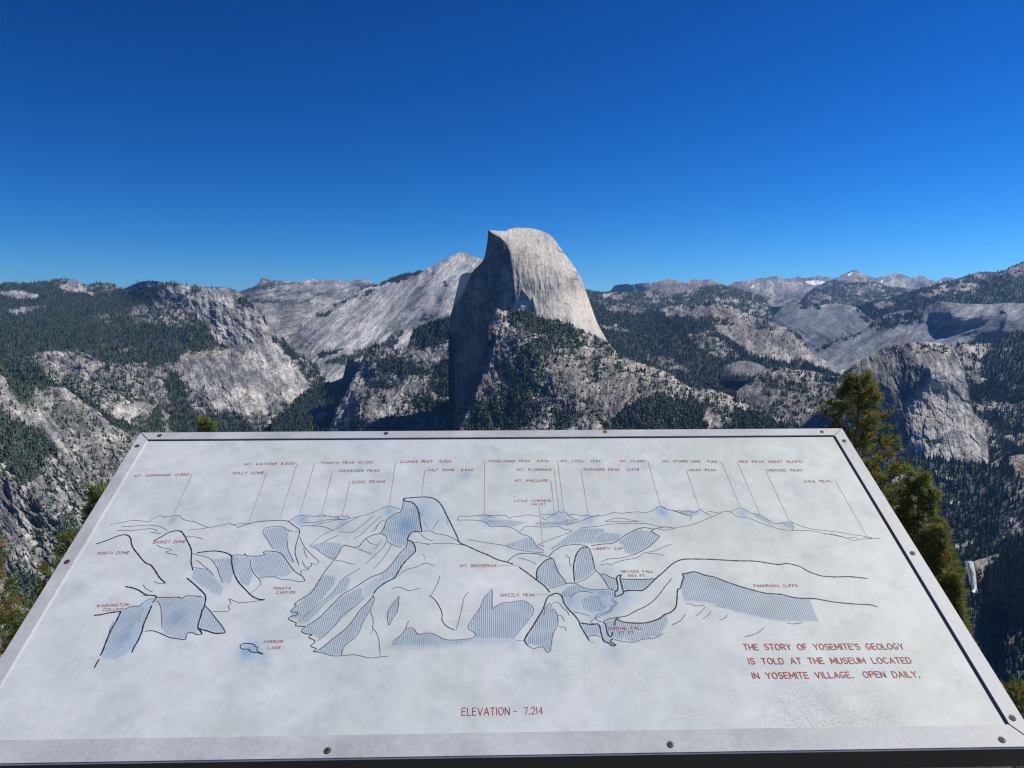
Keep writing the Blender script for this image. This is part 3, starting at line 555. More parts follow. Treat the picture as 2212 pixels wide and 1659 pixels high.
landform('tan_hill', 'tan granite hill with a cracked cliff and wooded lower slopes right of the great dome',
    Cc((480,640),(560,645),(620,662),(700,662),(780,668),(850,682),(900,695),(950,700),(1000,680),(1060,660),(1130,652),(1170,665),(1200,668),(1240,658),(1290,650),(1350,644),(1400,648),(1450,664),(1500,688),(1560,718),(1600,728),(1660,742),(1710,765),(1750,790),(1800,805),(1830,828),(1880,858),(1905,880),(1925,910),(1950,942),(1960,960),(2000,990),(2060,1020),(2120,1055),(2212,1092))
    + D((1100,950),(1200,1010)), Cc((480,1300),(2400,1300)),
    [(Cc((600,665))[0],7600),(Cc((900,690))[0],7300),(Cc((1130,652))[0],6900),(Cc((1350,645))[0],6500),(Cc((1750,790))[0],6000),(Cc((1940,940))[0],5700),(Cc((2200,1090))[0],5300),(Cc((700,850))[0],6100),(Cc((1200,850))[0],5700),(Cc((1600,850))[0],5700),(Cc((1500,980))[0],5250),(Cc((1800,950))[0],5350),(Cc((700,1000))[0],5200),(Cc((1100,1050))[0],4900),(Cc((1500,1100))[0],4850),(Cc((2000,1150))[0],4800),(Cc((1200,1250))[0],4300),(Cc((700,1250))[0],4400)],
    [('f',60,.32,20,1.6),('c',12,.2,-20,2),('t',22,.12,15,2.2),('f',12,.26,10,1.5),('f',5,.22,0,1)], tone=-.02, warm=.34, forest=.92, trees=(18,28), seed=31, step=1.2, scrub=.0, hue=.1,
    areas=[('forest',.12,5,Cc((960,700),(1060,662),(1130,655),(1200,670),(1350,645),(1450,664),(1560,718),(1660,742),(1800,805),(1940,930),(1960,960),(2100,1040),(2212,1092),(2212,1130),(2100,1090),(1950,1030),(1900,1035),(1750,1020),(1560,980),(1480,900),(1350,830),(1320,740),(1200,740),(1050,730))),
           ('tone',.22,5,Cc((1210,700),(1290,652),(1400,648),(1500,690),(1560,722),(1550,740),(1400,740),(1250,740))),('tone',.12,5,Cc((960,700),(1060,662),(1130,655),(1180,690),(1000,712))),
           ('forest',.2,6,Cc((600,660),(760,665),(920,705),(920,720),(780,710),(640,695))),('tone',.1,6,Cc((600,660),(760,665),(920,705),(920,720),(780,710),(640,695))),
           ('forest',.6,5,Cc((1320,745),(1460,740),(1450,780),(1400,800),(1330,790))),('forest',.5,5,Cc((1560,740),(1700,780),(1740,830),(1640,830))),('forest',.42,6,Cc((1180,860),(1320,820),(1420,920),(1500,980),(1400,1010),(1250,960))),
           ('forest',.35,6,Cc((900,1010),(1040,990),(1160,1060),(1200,1110),(1100,1090),(980,1050))),('forest',.2,4,Cc((590,785),(700,800),(800,830),(700,830))),('tone',.1,4,Cc((590,785),(700,800),(800,830),(700,830))),
           ('tone',.14,5,Cc((1470,900),(1620,930),(1740,930),(1860,960),(1850,1010),(1700,1015),(1560,970))),('tone',-.22,4,Cc((1700,870),(1820,840),(1860,920),(1820,960),(1740,920))),('warm',.6,5,Cc((1830,830),(1880,860),(1950,940),(1900,930),(1850,880))),('tone',.15,4,Cc((1850,850),(1900,880),(1950,945),(1900,930))),
           ('forest',.03,4,Cc((1920,1010),(1960,960),(2212,1092),(2212,1130),(2060,1080))),('tone',.18,4,Cc((1920,1010),(1960,960),(2212,1092),(2212,1130),(2060,1080)))])
landform('grey_knoll', 'low bare grey knoll ringed by dark conifers',
    Cc((1375,1100),(1390,1078),(1405,1060),(1430,1045),(1460,1032),(1500,1023),(1540,1022),(1590,1032),(1630,1044),(1665,1060),(1690,1085),(1710,1110)), Cc((1370,1150),(1720,1150)),
    [(Cc((1380,1090))[0],4800),(Cc((1530,1022))[0],4850),(Cc((1700,1100))[0],4850),(Cc((1450,1100))[0],4600),(Cc((1600,1110))[0],4550),(Cc((1500,1145))[0],4500)],
    [('f',20,.2,-30,2),('f',6,.14,-30,1.5)], tone=-.14, warm=.15, trees=(16,24), seed=32, step=1.2, contrast=.8, scrub=.02, back=(60,4),
    areas=[('forest',.9,3,Cc((1370,1130),(1500,1115),(1600,1120),(1700,1090),(1730,1160),(1360,1160)))])
landform('speckled_hill', 'rounded brown grey hill with bushes between the canyon wood and the blunt tower',
    Cc((1440,1260),(1475,1225),(1520,1190),(1580,1150),(1620,1120),(1650,1088),(1690,1068),(1730,1060),(1780,1062),(1820,1070),(1860,1078),(1920,1082),(1960,1082),(2000,1094),(2060,1108),(2100,1110),(2150,1120),(2212,1135)) + D((1080,1000),(1150,1040),(1400,1100)), Cc((1440,1560),(2700,1560)),
    [(Cc((1475,1225))[0],4050),(Cc((1720,1060))[0],4350),(Cc((2000,1094))[0],4300),(Cc((2212,1135))[0],4150),(Cc((2500,1180))[0],4000),(Cc((1650,1250))[0],3900),(Cc((2000,1300))[0],3800),(Cc((1700,1400))[0],3650),(Cc((2150,1450))[0],3550),(Cc((2400,1500))[0],3500)],
    [('f',46,.4,-55,1.8),('c',11,.22,-50,1.8),('f',12,.3,0,1.3),('f',5,.22,0,1)], tone=-.06, warm=.28, forest=.34, trees=(12,22), seed=33, step=1.2, streak=(-60,2,24), scrub=.04,
    areas=[('tone',.2,5,Cc((1640,1100),(1720,1062),(1960,1084),(2212,1136),(2180,1170),(1980,1130),(1760,1110))),('forest',.7,4,Cc((1650,1130),(1780,1150),(1920,1180),(1960,1230),(1800,1220),(1640,1170))),('forest',.05,5,Cc((1480,1230),(1620,1150),(1650,1220),(1700,1300),(1560,1300))),
           ('tone',-.22,5,Cc((1480,1240),(1620,1170),(1660,1240),(1700,1320),(1580,1310))),('tone',-.3,3,Cc((1660,1320),(1760,1310),(1850,1340),(1840,1370),(1720,1360))),('forest',.02,4,Cc((1980,1380),(2060,1400),(2120,1460),(2000,1480))),('tone',.12,4,Cc((2000,1380),(2080,1400),(2120,1480),(2020,1480))),
           ('forest',.6,5,Cc((2020,1100),(2150,1125),(2160,1180),(2040,1170)))])
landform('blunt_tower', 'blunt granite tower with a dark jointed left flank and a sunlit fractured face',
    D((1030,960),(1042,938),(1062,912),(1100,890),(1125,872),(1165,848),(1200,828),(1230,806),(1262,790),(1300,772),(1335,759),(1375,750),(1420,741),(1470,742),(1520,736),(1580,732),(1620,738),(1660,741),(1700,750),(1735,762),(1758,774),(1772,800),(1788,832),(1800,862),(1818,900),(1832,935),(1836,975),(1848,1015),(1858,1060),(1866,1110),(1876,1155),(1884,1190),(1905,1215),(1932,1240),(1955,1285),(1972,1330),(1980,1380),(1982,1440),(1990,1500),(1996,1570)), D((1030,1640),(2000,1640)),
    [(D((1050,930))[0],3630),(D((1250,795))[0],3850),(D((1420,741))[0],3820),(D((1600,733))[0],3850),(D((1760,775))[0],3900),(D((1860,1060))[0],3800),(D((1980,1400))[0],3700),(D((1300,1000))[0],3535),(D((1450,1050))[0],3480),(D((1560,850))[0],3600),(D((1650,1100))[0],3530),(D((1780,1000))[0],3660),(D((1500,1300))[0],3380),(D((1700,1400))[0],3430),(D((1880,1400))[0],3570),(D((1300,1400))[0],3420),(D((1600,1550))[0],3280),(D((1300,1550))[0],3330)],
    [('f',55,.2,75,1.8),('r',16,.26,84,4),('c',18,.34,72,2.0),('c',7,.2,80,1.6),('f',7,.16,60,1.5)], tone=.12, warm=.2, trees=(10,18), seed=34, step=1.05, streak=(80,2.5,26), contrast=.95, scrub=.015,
    edges=[(D((1560,860),(1540,960),(1500,1080),(1470,1250),(1430,1450)),22,30,90),(D((1600,880),(1610,960),(1590,1040)),40,5,40)],
    areas=[('forest',.3,4,D((1330,760),(1420,743),(1600,734),(1700,752),(1740,790),(1640,800),(1540,820),(1440,790),(1360,800))),('warm',.4,6,D((1330,760),(1600,734),(1750,775),(1700,840),(1560,830),(1400,810))),('tone',.12,6,D((1560,740),(1700,750),(1750,790),(1640,800))),
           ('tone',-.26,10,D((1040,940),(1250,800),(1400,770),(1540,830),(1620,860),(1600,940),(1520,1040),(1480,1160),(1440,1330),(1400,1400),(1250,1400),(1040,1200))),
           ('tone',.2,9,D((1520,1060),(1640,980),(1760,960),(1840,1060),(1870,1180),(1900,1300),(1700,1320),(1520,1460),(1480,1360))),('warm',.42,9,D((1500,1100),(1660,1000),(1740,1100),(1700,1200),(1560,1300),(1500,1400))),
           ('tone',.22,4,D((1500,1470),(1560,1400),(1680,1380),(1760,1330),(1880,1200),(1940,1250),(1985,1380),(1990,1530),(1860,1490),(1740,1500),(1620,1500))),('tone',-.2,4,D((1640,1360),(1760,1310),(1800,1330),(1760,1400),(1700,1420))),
           ('tone',-.3,3,D((1900,1270),(1960,1400),(1975,1500),(1920,1420),(1890,1330))),('tone',.2,3,D((1750,770),(1780,800),(1835,930),(1800,880))),('forest',.7,3,D((1040,945),(1110,885),(1130,900),(1060,960),(1040,970))),
           ('forest',.75,3,D((1560,1370),(1660,1360),(1700,1340),(1680,1380),(1600,1400))),('forest',.9,4,D((1300,1500),(1480,1480),(1640,1500),(1740,1506),(1996,1540),(1996,1640),(1300,1640)))])
landform('wooded_slope', 'steep wooded slope with pale ledges behind the blunt tower',
    D((1700,790),(1745,765),(1770,752),(1800,742),(1850,738),(1900,735),(1950,738),(2000,745),(2040,725),(2080,702),(2130,682),(2170,672),(2212,662),(2300,640),(2400,630)), D((1700,1700),(2400,1700)),
    [(D((1745,765))[0],5100),(D((1900,735))[0],5300),(D((2212,662))[0],5400),(D((2400,630))[0],5300),(D((1850,950))[0],4600),(D((2212,900))[0],4500),(D((1900,1150))[0],4200),(D((2212,1150))[0],4100),(D((2000,1400))[0],3750),(D((2300,1400))[0],3650),(D((2000,1600))[0],3500),(D((2300,1600))[0],3400),(D((1700,1600))[0],3600)],
    [('f',50,.4,10,1.5),('t',26,.14,8,2.5),('f',12,.3,0,1.3),('f',5,.2,0,1)], tone=.1, warm=.38, forest=.88, trees=(20,32), seed=35, step=1.3, streak=(5,3,24),
    areas=[('forest',.28,6,D((1740,765),(1850,738),(2000,745),(2010,800),(1900,840),(1960,900),(1900,930),(1830,900),(1790,830))),('forest',.25,5,D((1830,920),(1920,930),(1960,980),(1900,1010),(1840,980))),
           ('forest',.2,5,D((1880,1130),(2000,1120),(2212,1130),(2300,1140),(2300,1190),(2100,1180),(1980,1190),(1900,1170))),('forest',.6,6,D((2000,1180),(2300,1180),(2300,1260),(2100,1260))),('forest',.3,4,D((2120,1010),(2212,1015),(2212,1030),(2140,1025))),
           ('forest',.35,5,D((1900,1190),(1990,1260),(2050,1400),(2100,1500),(2060,1540),(1990,1440),(1960,1300))),('forest',.3,4,D((2060,760),(2130,740),(2140,780),(2080,790))),('forest',.3,5,D((2080,1340),(2212,1330),(2212,1420),(2140,1400)))])
landform('wooded_bench', 'wooded bench of tall dark conifers above the waterfall',
    E((640,720),(720,735),(800,728),(860,735),(900,760),(950,770),(1000,752),(1060,760),(1120,768),(1180,782),(1240,790),(1300,790),(1360,800),(1400,792),(1440,770),(1490,745),(1540,735),(1600,722),(1660,715),(1760,700),(1900,680)), E((640,1560),(1900,1560)),
    [(E((700,730))[0],3150),(E((1000,760))[0],3250),(E((1400,795))[0],3300),(E((1700,715))[0],3200),(E((900,1000))[0],2900),(E((1300,1000))[0],2950),(E((1600,1000))[0],2850),(E((1000,1250))[0],2680),(E((1400,1250))[0],2680),(E((1700,1300))[0],2550),(E((1100,1480))[0],2500),(E((1500,1500))[0],2480)],
    [('f',46,.32,0,1.5),('f',12,.25,0,1.3)], tone=.1, warm=.35, forest=.97, trees=(24,38), seed=36, step=1.3,
    areas=[('forest',.0,3,E((960,840),(1010,830),(1060,870),(1080,895),(1040,890),(1000,860))),('forest',.1,3,E((1090,880),(1160,900),(1170,915),(1100,900))),('forest',.2,4,E((1060,1060),(1160,1050),(1260,1075),(1180,1085))),
           ('forest',.25,5,E((1470,1270),(1520,1190),(1600,1180),(1660,1180),(1660,1300),(1560,1330),(1480,1320))),('forest',.1,3,E((1100,1380),(1180,1370),(1290,1345),(1315,1325),(1320,1345),(1280,1380),(1180,1395),(1110,1395))),('tone',.2,4,E((1100,1380),(1180,1370),(1290,1345),(1315,1325),(1320,1345),(1280,1380),(1180,1395))),
           ('warm',.9,5,E((1540,720),(1700,700),(1700,860),(1620,900),(1580,820))),('forest',.0,5,E((1540,720),(1700,700),(1700,860),(1620,900),(1580,820))),('forest',.3,4,E((1410,760),(1500,730),(1480,800),(1420,820))),
           ('forest',.55,6,E((1500,900),(1700,900),(1700,1100),(1560,1100)))])
landform('pale_buttress', 'pale grey rock buttress beside the tall near pine',
    E((700,900),(760,868),(800,855),(850,845),(900,846),(950,856),(985,880),(1000,905),(1005,1000),(1010,1060),(1020,1100),(1034,1150),(1046,1230),(1060,1320),(1080,1440),(1110,1560),(1160,1640)), E((700,1700),(1200,1700)),
    [(E((800,855))[0],2450),(E((980,880))[0],2450),(E((1040,1200))[0],2350),(E((850,1050))[0],2300),(E((900,1300))[0],2200),(E((1080,1500))[0],2250),(E((800,1500))[0],2100)],
    [('f',40,.3,65,1.5),('c',16,.35,55,1.5),('f',7,.22,60,1.5)], tone=.04, warm=.14, forest=.16, trees=(10,18), seed=37, step=1.1, scrub=.03, streak=(60,2,20),
    areas=[('forest',.8,4,E((930,1000),(985,960),(1000,1050),(960,1080))),('forest',.7,5,E((700,1000),(800,980),(800,1100),(700,1100)))])
landform('waterfall_cliff', 'grey and ochre cliff the waterfall drops over',
    G((-200,60),(250,55),(380,90),(450,120),(520,100),(580,66),(640,52),(700,60),(760,66),(820,60),(870,52),(905,46),(1000,42),(1020,30),(1060,12),(1110,2),(1180,-18),(1240,-40),(1290,-66),(1330,-60),(1400,-30),(1800,-30)), G((-200,700),(1800,700)),
    [(G((300,80))[0],2370),(G((700,60))[0],2390),(G((950,46))[0],2380),(G((1250,-40))[0],2410),(G((1700,-30))[0],2430),(G((400,300))[0],2300),(G((700,300))[0],2320),(G((980,420))[0],2310),(G((1100,340))[0],2310),(G((1300,400))[0],2340),(G((700,600))[0],2230),(G((1200,620))[0],2250)],
    [('f',34,.3,85,1.5),('r',12,.2,88,4),('c',8,.18,80,1.6),('f',5,.14,80,2)], tone=-.04, warm=.4, forest=.12, trees=(12,20), seed=38, step=.9, streak=(87,4,14),
    edges=[(G((1020,60),(1030,330)),40,5,22),(G((1160,80),(1140,330)),-30,3,20)],
    areas=[('forest',.85,3,G((560,40),(900,30),(900,100),(780,110),(600,90))),('warm',.85,4,G((1040,70),(1160,60),(1150,330),(1070,320))),('tone',.1,4,G((1060,90),(1150,80),(1140,320),(1080,310))),('tone',.24,3,G((1020,30),(1290,-60),(1300,-30),(1150,20),(1040,50))),
           ('tone',-.3,3,G((760,90),(900,80),(960,400),(860,380),(780,300))),('tone',.14,3,G((380,120),(560,100),(640,190),(500,220))),('forest',.7,5,G((300,300),(760,330),(1000,500),(1060,700),(300,700))),('forest',.8,4,G((1150,380),(1320,360),(1260,410),(1180,410))),
           ('forest',.5,5,G((1240,-20),(1400,-30),(1400,200),(1300,160)))])
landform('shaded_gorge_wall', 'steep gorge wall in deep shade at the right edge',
    G((1120,330),(1140,290),(1150,240),(1180,170),(1215,150),(1260,130),(1290,60),(1320,10),(1380,-60),(1440,-120),(1520,-180),(1600,-240),(1760,-330),(2100,-500)), G((1120,800),(2100,1000)),
    [(G((1130,330))[0],2330),(G((1250,150))[0],2330),(G((1400,-60))[0],2330),(G((1700,-250))[0],2220),(G((2100,-500))[0],1950),(G((1250,500))[0],2260),(G((1500,300))[0],2130),(G((1600,700))[0],2020),(G((1900,300))[0],1780),(G((2100,800))[0],1600)],
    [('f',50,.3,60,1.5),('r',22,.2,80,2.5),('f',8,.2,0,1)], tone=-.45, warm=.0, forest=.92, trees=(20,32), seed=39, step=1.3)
landform('wooded_spur', 'dark wooded spur falling to the gorge along the right side of the board',
    G((-1700,-400),(-1200,-60),(-500,120),(0,240),(300,330),(500,420),(640,470),(760,500),(900,470),(960,455),(1040,480),(1090,490),(1120,530),(1160,570),(1200,590),(1240,640),(1280,690),(1330,735),(1390,770),(1440,800),(1490,835),(1530,870),(1580,890),(1660,885),(1760,890),(1900,920)), G((-1700,2500),(1900,2500)),
    [(G((-1500,200))[0],2350),(G((-1500,1500))[0],1800),(G((0,240))[0],2150),(G((600,450))[0],2130),(G((960,455))[0],2210),(G((1250,650))[0],2170),(G((1560,880))[0],2140),(G((1800,900))[0],2100),(G((700,900))[0],1850),(G((1100,1100))[0],1950),(G((1400,1300))[0],1950),(G((1659,1400))[0],1900),(G((900,1500))[0],1550),(G((1300,1700))[0],1580),(G((1700,1900))[0],1500),(G((1300,2300))[0],1250),(G((400,1200))[0],1500)],
    [('f',60,.3,-50,1.5),('f',14,.28,0,1.3),('c',8,.1,30,1.5)], tone=-.1, warm=.3, forest=.97, trees=(26,42), seed=40, step=1.5,
    areas=[('forest',.15,4,G((1330,740),(1400,780),(1530,870),(1630,900),(1630,960),(1610,1090),(1540,1110),(1460,1080),(1430,1000),(1440,900),(1380,840))),('tone',-.15,4,G((1440,880),(1620,960),(1600,1090),(1460,1050))),
           ('forest',.2,3,G((1090,490),(1200,560),(1190,640),(1110,600),(1060,520))),('forest',.1,4,G((1470,1080),(1570,1140),(1580,1220),(1500,1300),(1460,1180))),('forest',.3,4,G((1590,1270),(1659,1300),(1659,1360),(1600,1320))),('forest',.2,3,G((1440,1080),(1540,1120),(1500,1180),(1450,1120)))])

landform('lower_valley_side', 'steep wooded valley side below the great dome, falling to the valley floor',
    V((330,938),(600,938),(1000,938),(1400,938),(1800,938)), V((330,1600),(1800,1600)),
    [((a, b), c) for a, b, c in [(330,940,3900),(450,940,4250),(600,940,4200),(750,940,4150),(1000,945,4200),(1090,945,4000),(1160,945,3100),(1300,945,2900),(1450,945,2880),(1600,945,3040),(1750,945,3350),(1800,960,3600),
     (400,1100,3200),(700,1110,3250),(1000,1110,3050),(1300,1010,2640),(1500,1010,2660),(1300,1110,2450),(1600,1110,2500),(1800,1110,2800),(330,1290,2500),(700,1290,2500),(1100,1290,2250),(1500,1290,2150),(1800,1290,2300),(400,1580,1850),(1000,1580,1750),(1700,1580,1700)]],
    [('r',60,.2,-70,2),('f',50,.3,-60,1.6),('f',12,.26,0,1.3)], tone=-.03, warm=.22, forest=.62, trees=(20,32), seed=51, step=2.6, tree_scale=.35, streak=(-65,2,40), back=(2,2))

# valley floor and everything outside the view: one broad sheet out to the horizon
def ground_sheet():
    n = 160
    xs = np.linspace(-42000, 42000, n); ys = np.linspace(-30000, 44000, n)
    X, Y = np.meshgrid(xs, ys)
    Z = -1080 + 60 * fbm(X / 3000, Y / 3000, 5, 4)
    idx = np.arange(n * n).reshape(n, n)
    q = np.stack([idx[:-1, :-1], idx[:-1, 1:], idx[1:, 1:], idx[1:, :-1]], -1).reshape(-1, 4)
    c = np.repeat(SOIL[None], n * n, 0) * 1.2
    o = obj('valley_ground', mesh_np('valley_ground', np.stack([X, Y, Z], -1).reshape(-1, 3), q, M_TERRAIN, c))
    tag(o, 'wooded valley floor far below the overlook', kind='structure')
ground_sheet()
def valley_trees(n=9000):
    x = rng.uniform(-2600, 2600, n * 3); y = rng.uniform(700, 3300, n * 3)
    keep = (fbm(x / 420, y / 420, 77, 4) > -.12) & (np.abs(x) < y * .95)
    x, y = x[keep][:n], y[keep][:n]
    z = -1080 + 60 * fbm(x / 3000, y / 3000, 5, 4)
    SITES.append(dict(land='valley_floor', pos=np.stack([x, y, z], 1), h=rng.uniform(24, 42, len(x)), vx=x * 0, vy=x * 0, d=y))
valley_trees()

# the overlook: flat granite terrace that breaks off below the board
def terrace():
    xs = np.linspace(-7, 7, 90)
    prof = [(-6, 0), (-3, 0), (0, 0), (1.0, 0.0), (1.9, -.02), (2.15, -.25), (2.3, -1.2), (2.6, -2.6), (3.4, -4.6), (5, -7.5), (8, -11.5), (14, -17), (26, -30), (60, -75), (160, -220), (420, -520), (900, -800), (1500, -1090)]
    yy, zz = [], []
    for (a, b), (c, d) in zip(prof[:-1], prof[1:]):
        k = 6
        for i in range(k):
            yy.append(a + (c - a) * i / k); zz.append(b + (d - b) * i / k)
    yy.append(prof[-1][0]); zz.append(prof[-1][1])
    yy, zz = np.array(yy), np.array(zz)
    X, Y = np.meshgrid(xs, yy); Z = np.repeat(zz[:, None], len(xs), 1)
    far = np.clip((Y - 2) / 30, 0, 60)
    X = X * (1 + far * 3)
    X = X + .1 * far * fbm(X, Y, 3)
    amp = np.where(Y < 1.9, .012, .12 + .10 * np.clip(Y - 2, 0, 200))
    Z = Z + amp * fbm(X / (1 + far), Y / (1 + far), 8, 5)
    m, n = X.shape
    idx = np.arange(m * n).reshape(m, n)
    q = np.stack([idx[:-1, :-1], idx[:-1, 1:], idx[1:, 1:], idx[1:, :-1]], -1).reshape(-1, 4)
    t = fbm(X * 1.5, Y * 1.5, 9, 4)[..., None] * .3 + .5
    c = ROCK_MID * (1 - t) + ROCK_PALE * t
    o = obj('terrace_ground', mesh_np('terrace_ground', np.stack([X, Y, Z], -1).reshape(-1, 3), q, M_TERRAIN, np.clip(c, 0, 1).reshape(-1, 3)))
    tag(o, 'granite terrace and drop under the overlook', kind='structure')
terrace()

# ------------------------------------------------------------------ waterfall and river
M_WATER, n_, l_, b_ = new_mat('white_water')
b_.inputs['Base Color'].default_value = (.86, .88, .92, 1); b_.inputs['Roughness'].default_value = .6
t_ = n_.new('ShaderNodeTexNoise'); t_.inputs['Scale'].default_value = .12; t_.inputs['Detail'].default_value = 5
g_ = n_.new('ShaderNodeNewGeometry'); mp_ = n_.new('ShaderNodeMapping'); mp_.inputs['Scale'].default_value = (1, 1, .12)
l_.new(g_.outputs['Position'], mp_.inputs['Vector']); l_.new(mp_.outputs[0], t_.inputs['Vector'])
r_ = n_.new('ShaderNodeValToRGB'); r_.color_ramp.elements[0].position = .35; r_.color_ramp.elements[0].color = (.62, .66, .72, 1)
r_.color_ramp.elements[1].position = .6; r_.color_ramp.elements[1].color = (.9, .92, .95, 1)
l_.new(t_.outputs['Fac'], r_.inputs[0]); l_.new(r_.outputs[0], b_.inputs['Base Color'])
def waterfall():
    L = np.array(G((908,44),(925,110),(945,180),(960,260),(970,330),(980,400),(985,425),(1000,450))); Rr = np.array(G((1000,40),(1012,110),(1024,180),(1034,260),(1038,330),(1044,400),(1050,420),(1050,455)))
    n, m = 70, 22
    s = np.linspace(0, 1, n); k = np.linspace(0, 1, len(L))
    l = np.stack([np.interp(s, k, L[:, i]) for i in (0, 1)], 1); r = np.stack([np.interp(s, k, Rr[:, i]) for i in (0, 1)], 1)
    l[:, 0] += .5 * fbm(s * 12, s * 0, 3); r[:, 0] += .5 * fbm(s * 12, s * 0 + 9, 3)
    t = np.linspace(0, 1, m)
    VX = l[:, None, 0] * (1 - t) + r[:, None, 0] * t; VY = l[:, None, 1] * (1 - t) + r[:, None, 1] * t
    DD = 2300 - 72 * s[:, None] - 5 * np.sin(t * np.pi)[None] + 2 * fbm(VX / 1.6, VY / 12, 5, 4) - 10 * (s[:, None] > .93)
    P = sight(VX, VY, DD)
    P2 = P + np.array([0, 9, 0])
    P = np.concatenate([P, P2[:, ::-1]], 1)
    idx = np.arange(P.shape[0] * P.shape[1]).reshape(P.shape[:2])
    q = np.stack([idx[1:, :-1], idx[1:, 1:], idx[:-1, 1:], idx[:-1, :-1]], -1).reshape(-1, 4)
    q2 = np.stack([idx[1:, -1], idx[1:, 0], idx[:-1, 0], idx[:-1, -1]], -1).reshape(-1, 4)
    o = obj('waterfall', mesh_np('waterfall', P.reshape(-1, 3), np.concatenate([q, q2]), M_WATER))
    tag(o, 'white waterfall dropping over the ochre cliff at the right', 'waterfall')
waterfall()
def rapid(pts, dist, name, label):
    pts = np.array(pts)
    n = 30
    s = np.linspace(0, 1, n); k = np.linspace(0, 1, len(pts))
    c = np.stack([np.interp(s, k, pts[:, i]) for i in (0, 1)], 1)
    w = .9 + .7 * np.abs(fbm(s * 9, s * 0, 4))
    t = np.linspace(-1, 1, 5)
    VX = c[:, None, 0] + w[:, None] * t; VY = c[:, None, 1] + .3 * np.abs(t)[None] + 0 * VX
    DD = np.interp(s, [0, 1], dist)[:, None] + 6 * np.abs(t)[None]
    P = sight(VX, VY, DD)
    idx = np.arange(P.shape[0] * P.shape[1]).reshape(P.shape[:2])
    q = np.stack([idx[1:, :-1], idx[1:, 1:], idx[:-1, 1:], idx[:-1, :-1]], -1).reshape(-1, 4)
    tag(obj(name, mesh_np(name, P.reshape(-1, 3), q, M_WATER)), label, kind='structure')
# ------------------------------------------------------------------ conifers
def conifer_template(k, seed):
    """jagged tiers round a stem; unit height, base at 0"""
    r = np.random.default_rng(seed)
    vs_, fs_ = [], []
    tiers = 3
    for t in range(tiers):
        z0 = .06 + t * .27 + r.uniform(-.02, .02)
        z1 = min(1.0, z0 + .50) if t < tiers - 1 else 1.0
        rad = (.155 - .042 * t) * r.uniform(.85, 1.15)
        b = len(vs_)
        vs_.append((r.uniform(-.01, .01), r.uniform(-.01, .01), z1))
        n = 6
        for i in range(n):
            a = 2 * math.pi * (i + .5 * t) / n + r.uniform(-.2, .2)
            q = rad * (1.15 if i % 2 else .78) * r.uniform(.8, 1.2)
            vs_.append((q * math.cos(a), q * math.sin(a), z0 + r.uniform(-.04, .03)))
        for i in range(n):
            fs_.append((b, b + 1 + i, b + 1 + (i + 1) % n))
    return np.array(vs_), np.array(fs_)
def bush_template(seed):
    r = np.random.default_rng(seed)
    v = [(0, 0, 1.0)]
    for i in range(6):
        a = math.pi * i / 3 + r.uniform(-.3, .3); q = .46 * r.uniform(.75, 1.2)
        v.append((q * math.cos(a), q * math.sin(a), .5 + r.uniform(-.15, .15)))
    for i in range(6):
        a = math.pi * (i + .5) / 3; q = .3
        v.append((q * math.cos(a), q * math.sin(a), 0))
    f = []
    for i in range(6):
        j = (i + 1) % 6
        f += [(0, 1 + i, 1 + j), (1 + i, 7 + i, 1 + j), (1 + j, 7 + i, 7 + j)]
    return np.array(v), np.array(f)
TEMPL = [conifer_template(6, s) for s in range(5)]
BUSH = [bush_template(s) for s in range(3)]

GREENS = 1.35 * np.array([[.032, .054, .034], [.024, .046, .035], [.046, .064, .032], [.038, .055, .028], [.060, .064, .034]])
def grow(name, label, pos, h, bush, parent=None, fat=1.0):
    V_, F_, C_ = [], [], []
    off = 0
    n = len(pos)
    kinds = rng.integers(0, 5 if not bush else 3, n)
    yaw = rng.uniform(0, 2 * np.pi, n)
    g = GREENS[rng.choice(5, n, p=[.34, .3, .18, .12, .06])] * rng.uniform(.55, 1.6, n)[:, None]
    if bush: g = g * np.array([1.75, 1.4, 1.15])
    g = np.where(rng.random(n)[:, None] < .015, np.array([.14, .11, .07]), g)
    for k in range(5 if not bush else 3):
        m = kinds == k
        if not m.any(): continue
        tv, tf = (BUSH if bush else TEMPL)[k]
        c, s = np.cos(yaw[m]), np.sin(yaw[m])
        hh = h[m][:, None]
        x = (tv[:, 0] * c[:, None] - tv[:, 1] * s[:, None]) * hh * fat * rng.uniform(.8, 1.25, m.sum())[:, None]
        y = (tv[:, 0] * s[:, None] + tv[:, 1] * c[:, None]) * hh * fat
        z = tv[:, 2] * hh
        P = np.stack([x, y, z], -1) + pos[m][:, None, :] - np.array([0, 0, 1.0]) * hh[:, :, None] * .06
        V_.append(P.reshape(-1, 3))
        F_.append((tf[None] + (np.arange(m.sum()) * len(tv))[:, None, None] + off).reshape(-1, 3))
        C_.append(np.repeat(g[m], len(tv), 0))
        off += P.shape[0] * P.shape[1]
    me = mesh_np(name, np.concatenate(V_), np.concatenate(F_), M_LEAF, np.concatenate(C_))
    o = obj(name, me, parent)
    return o

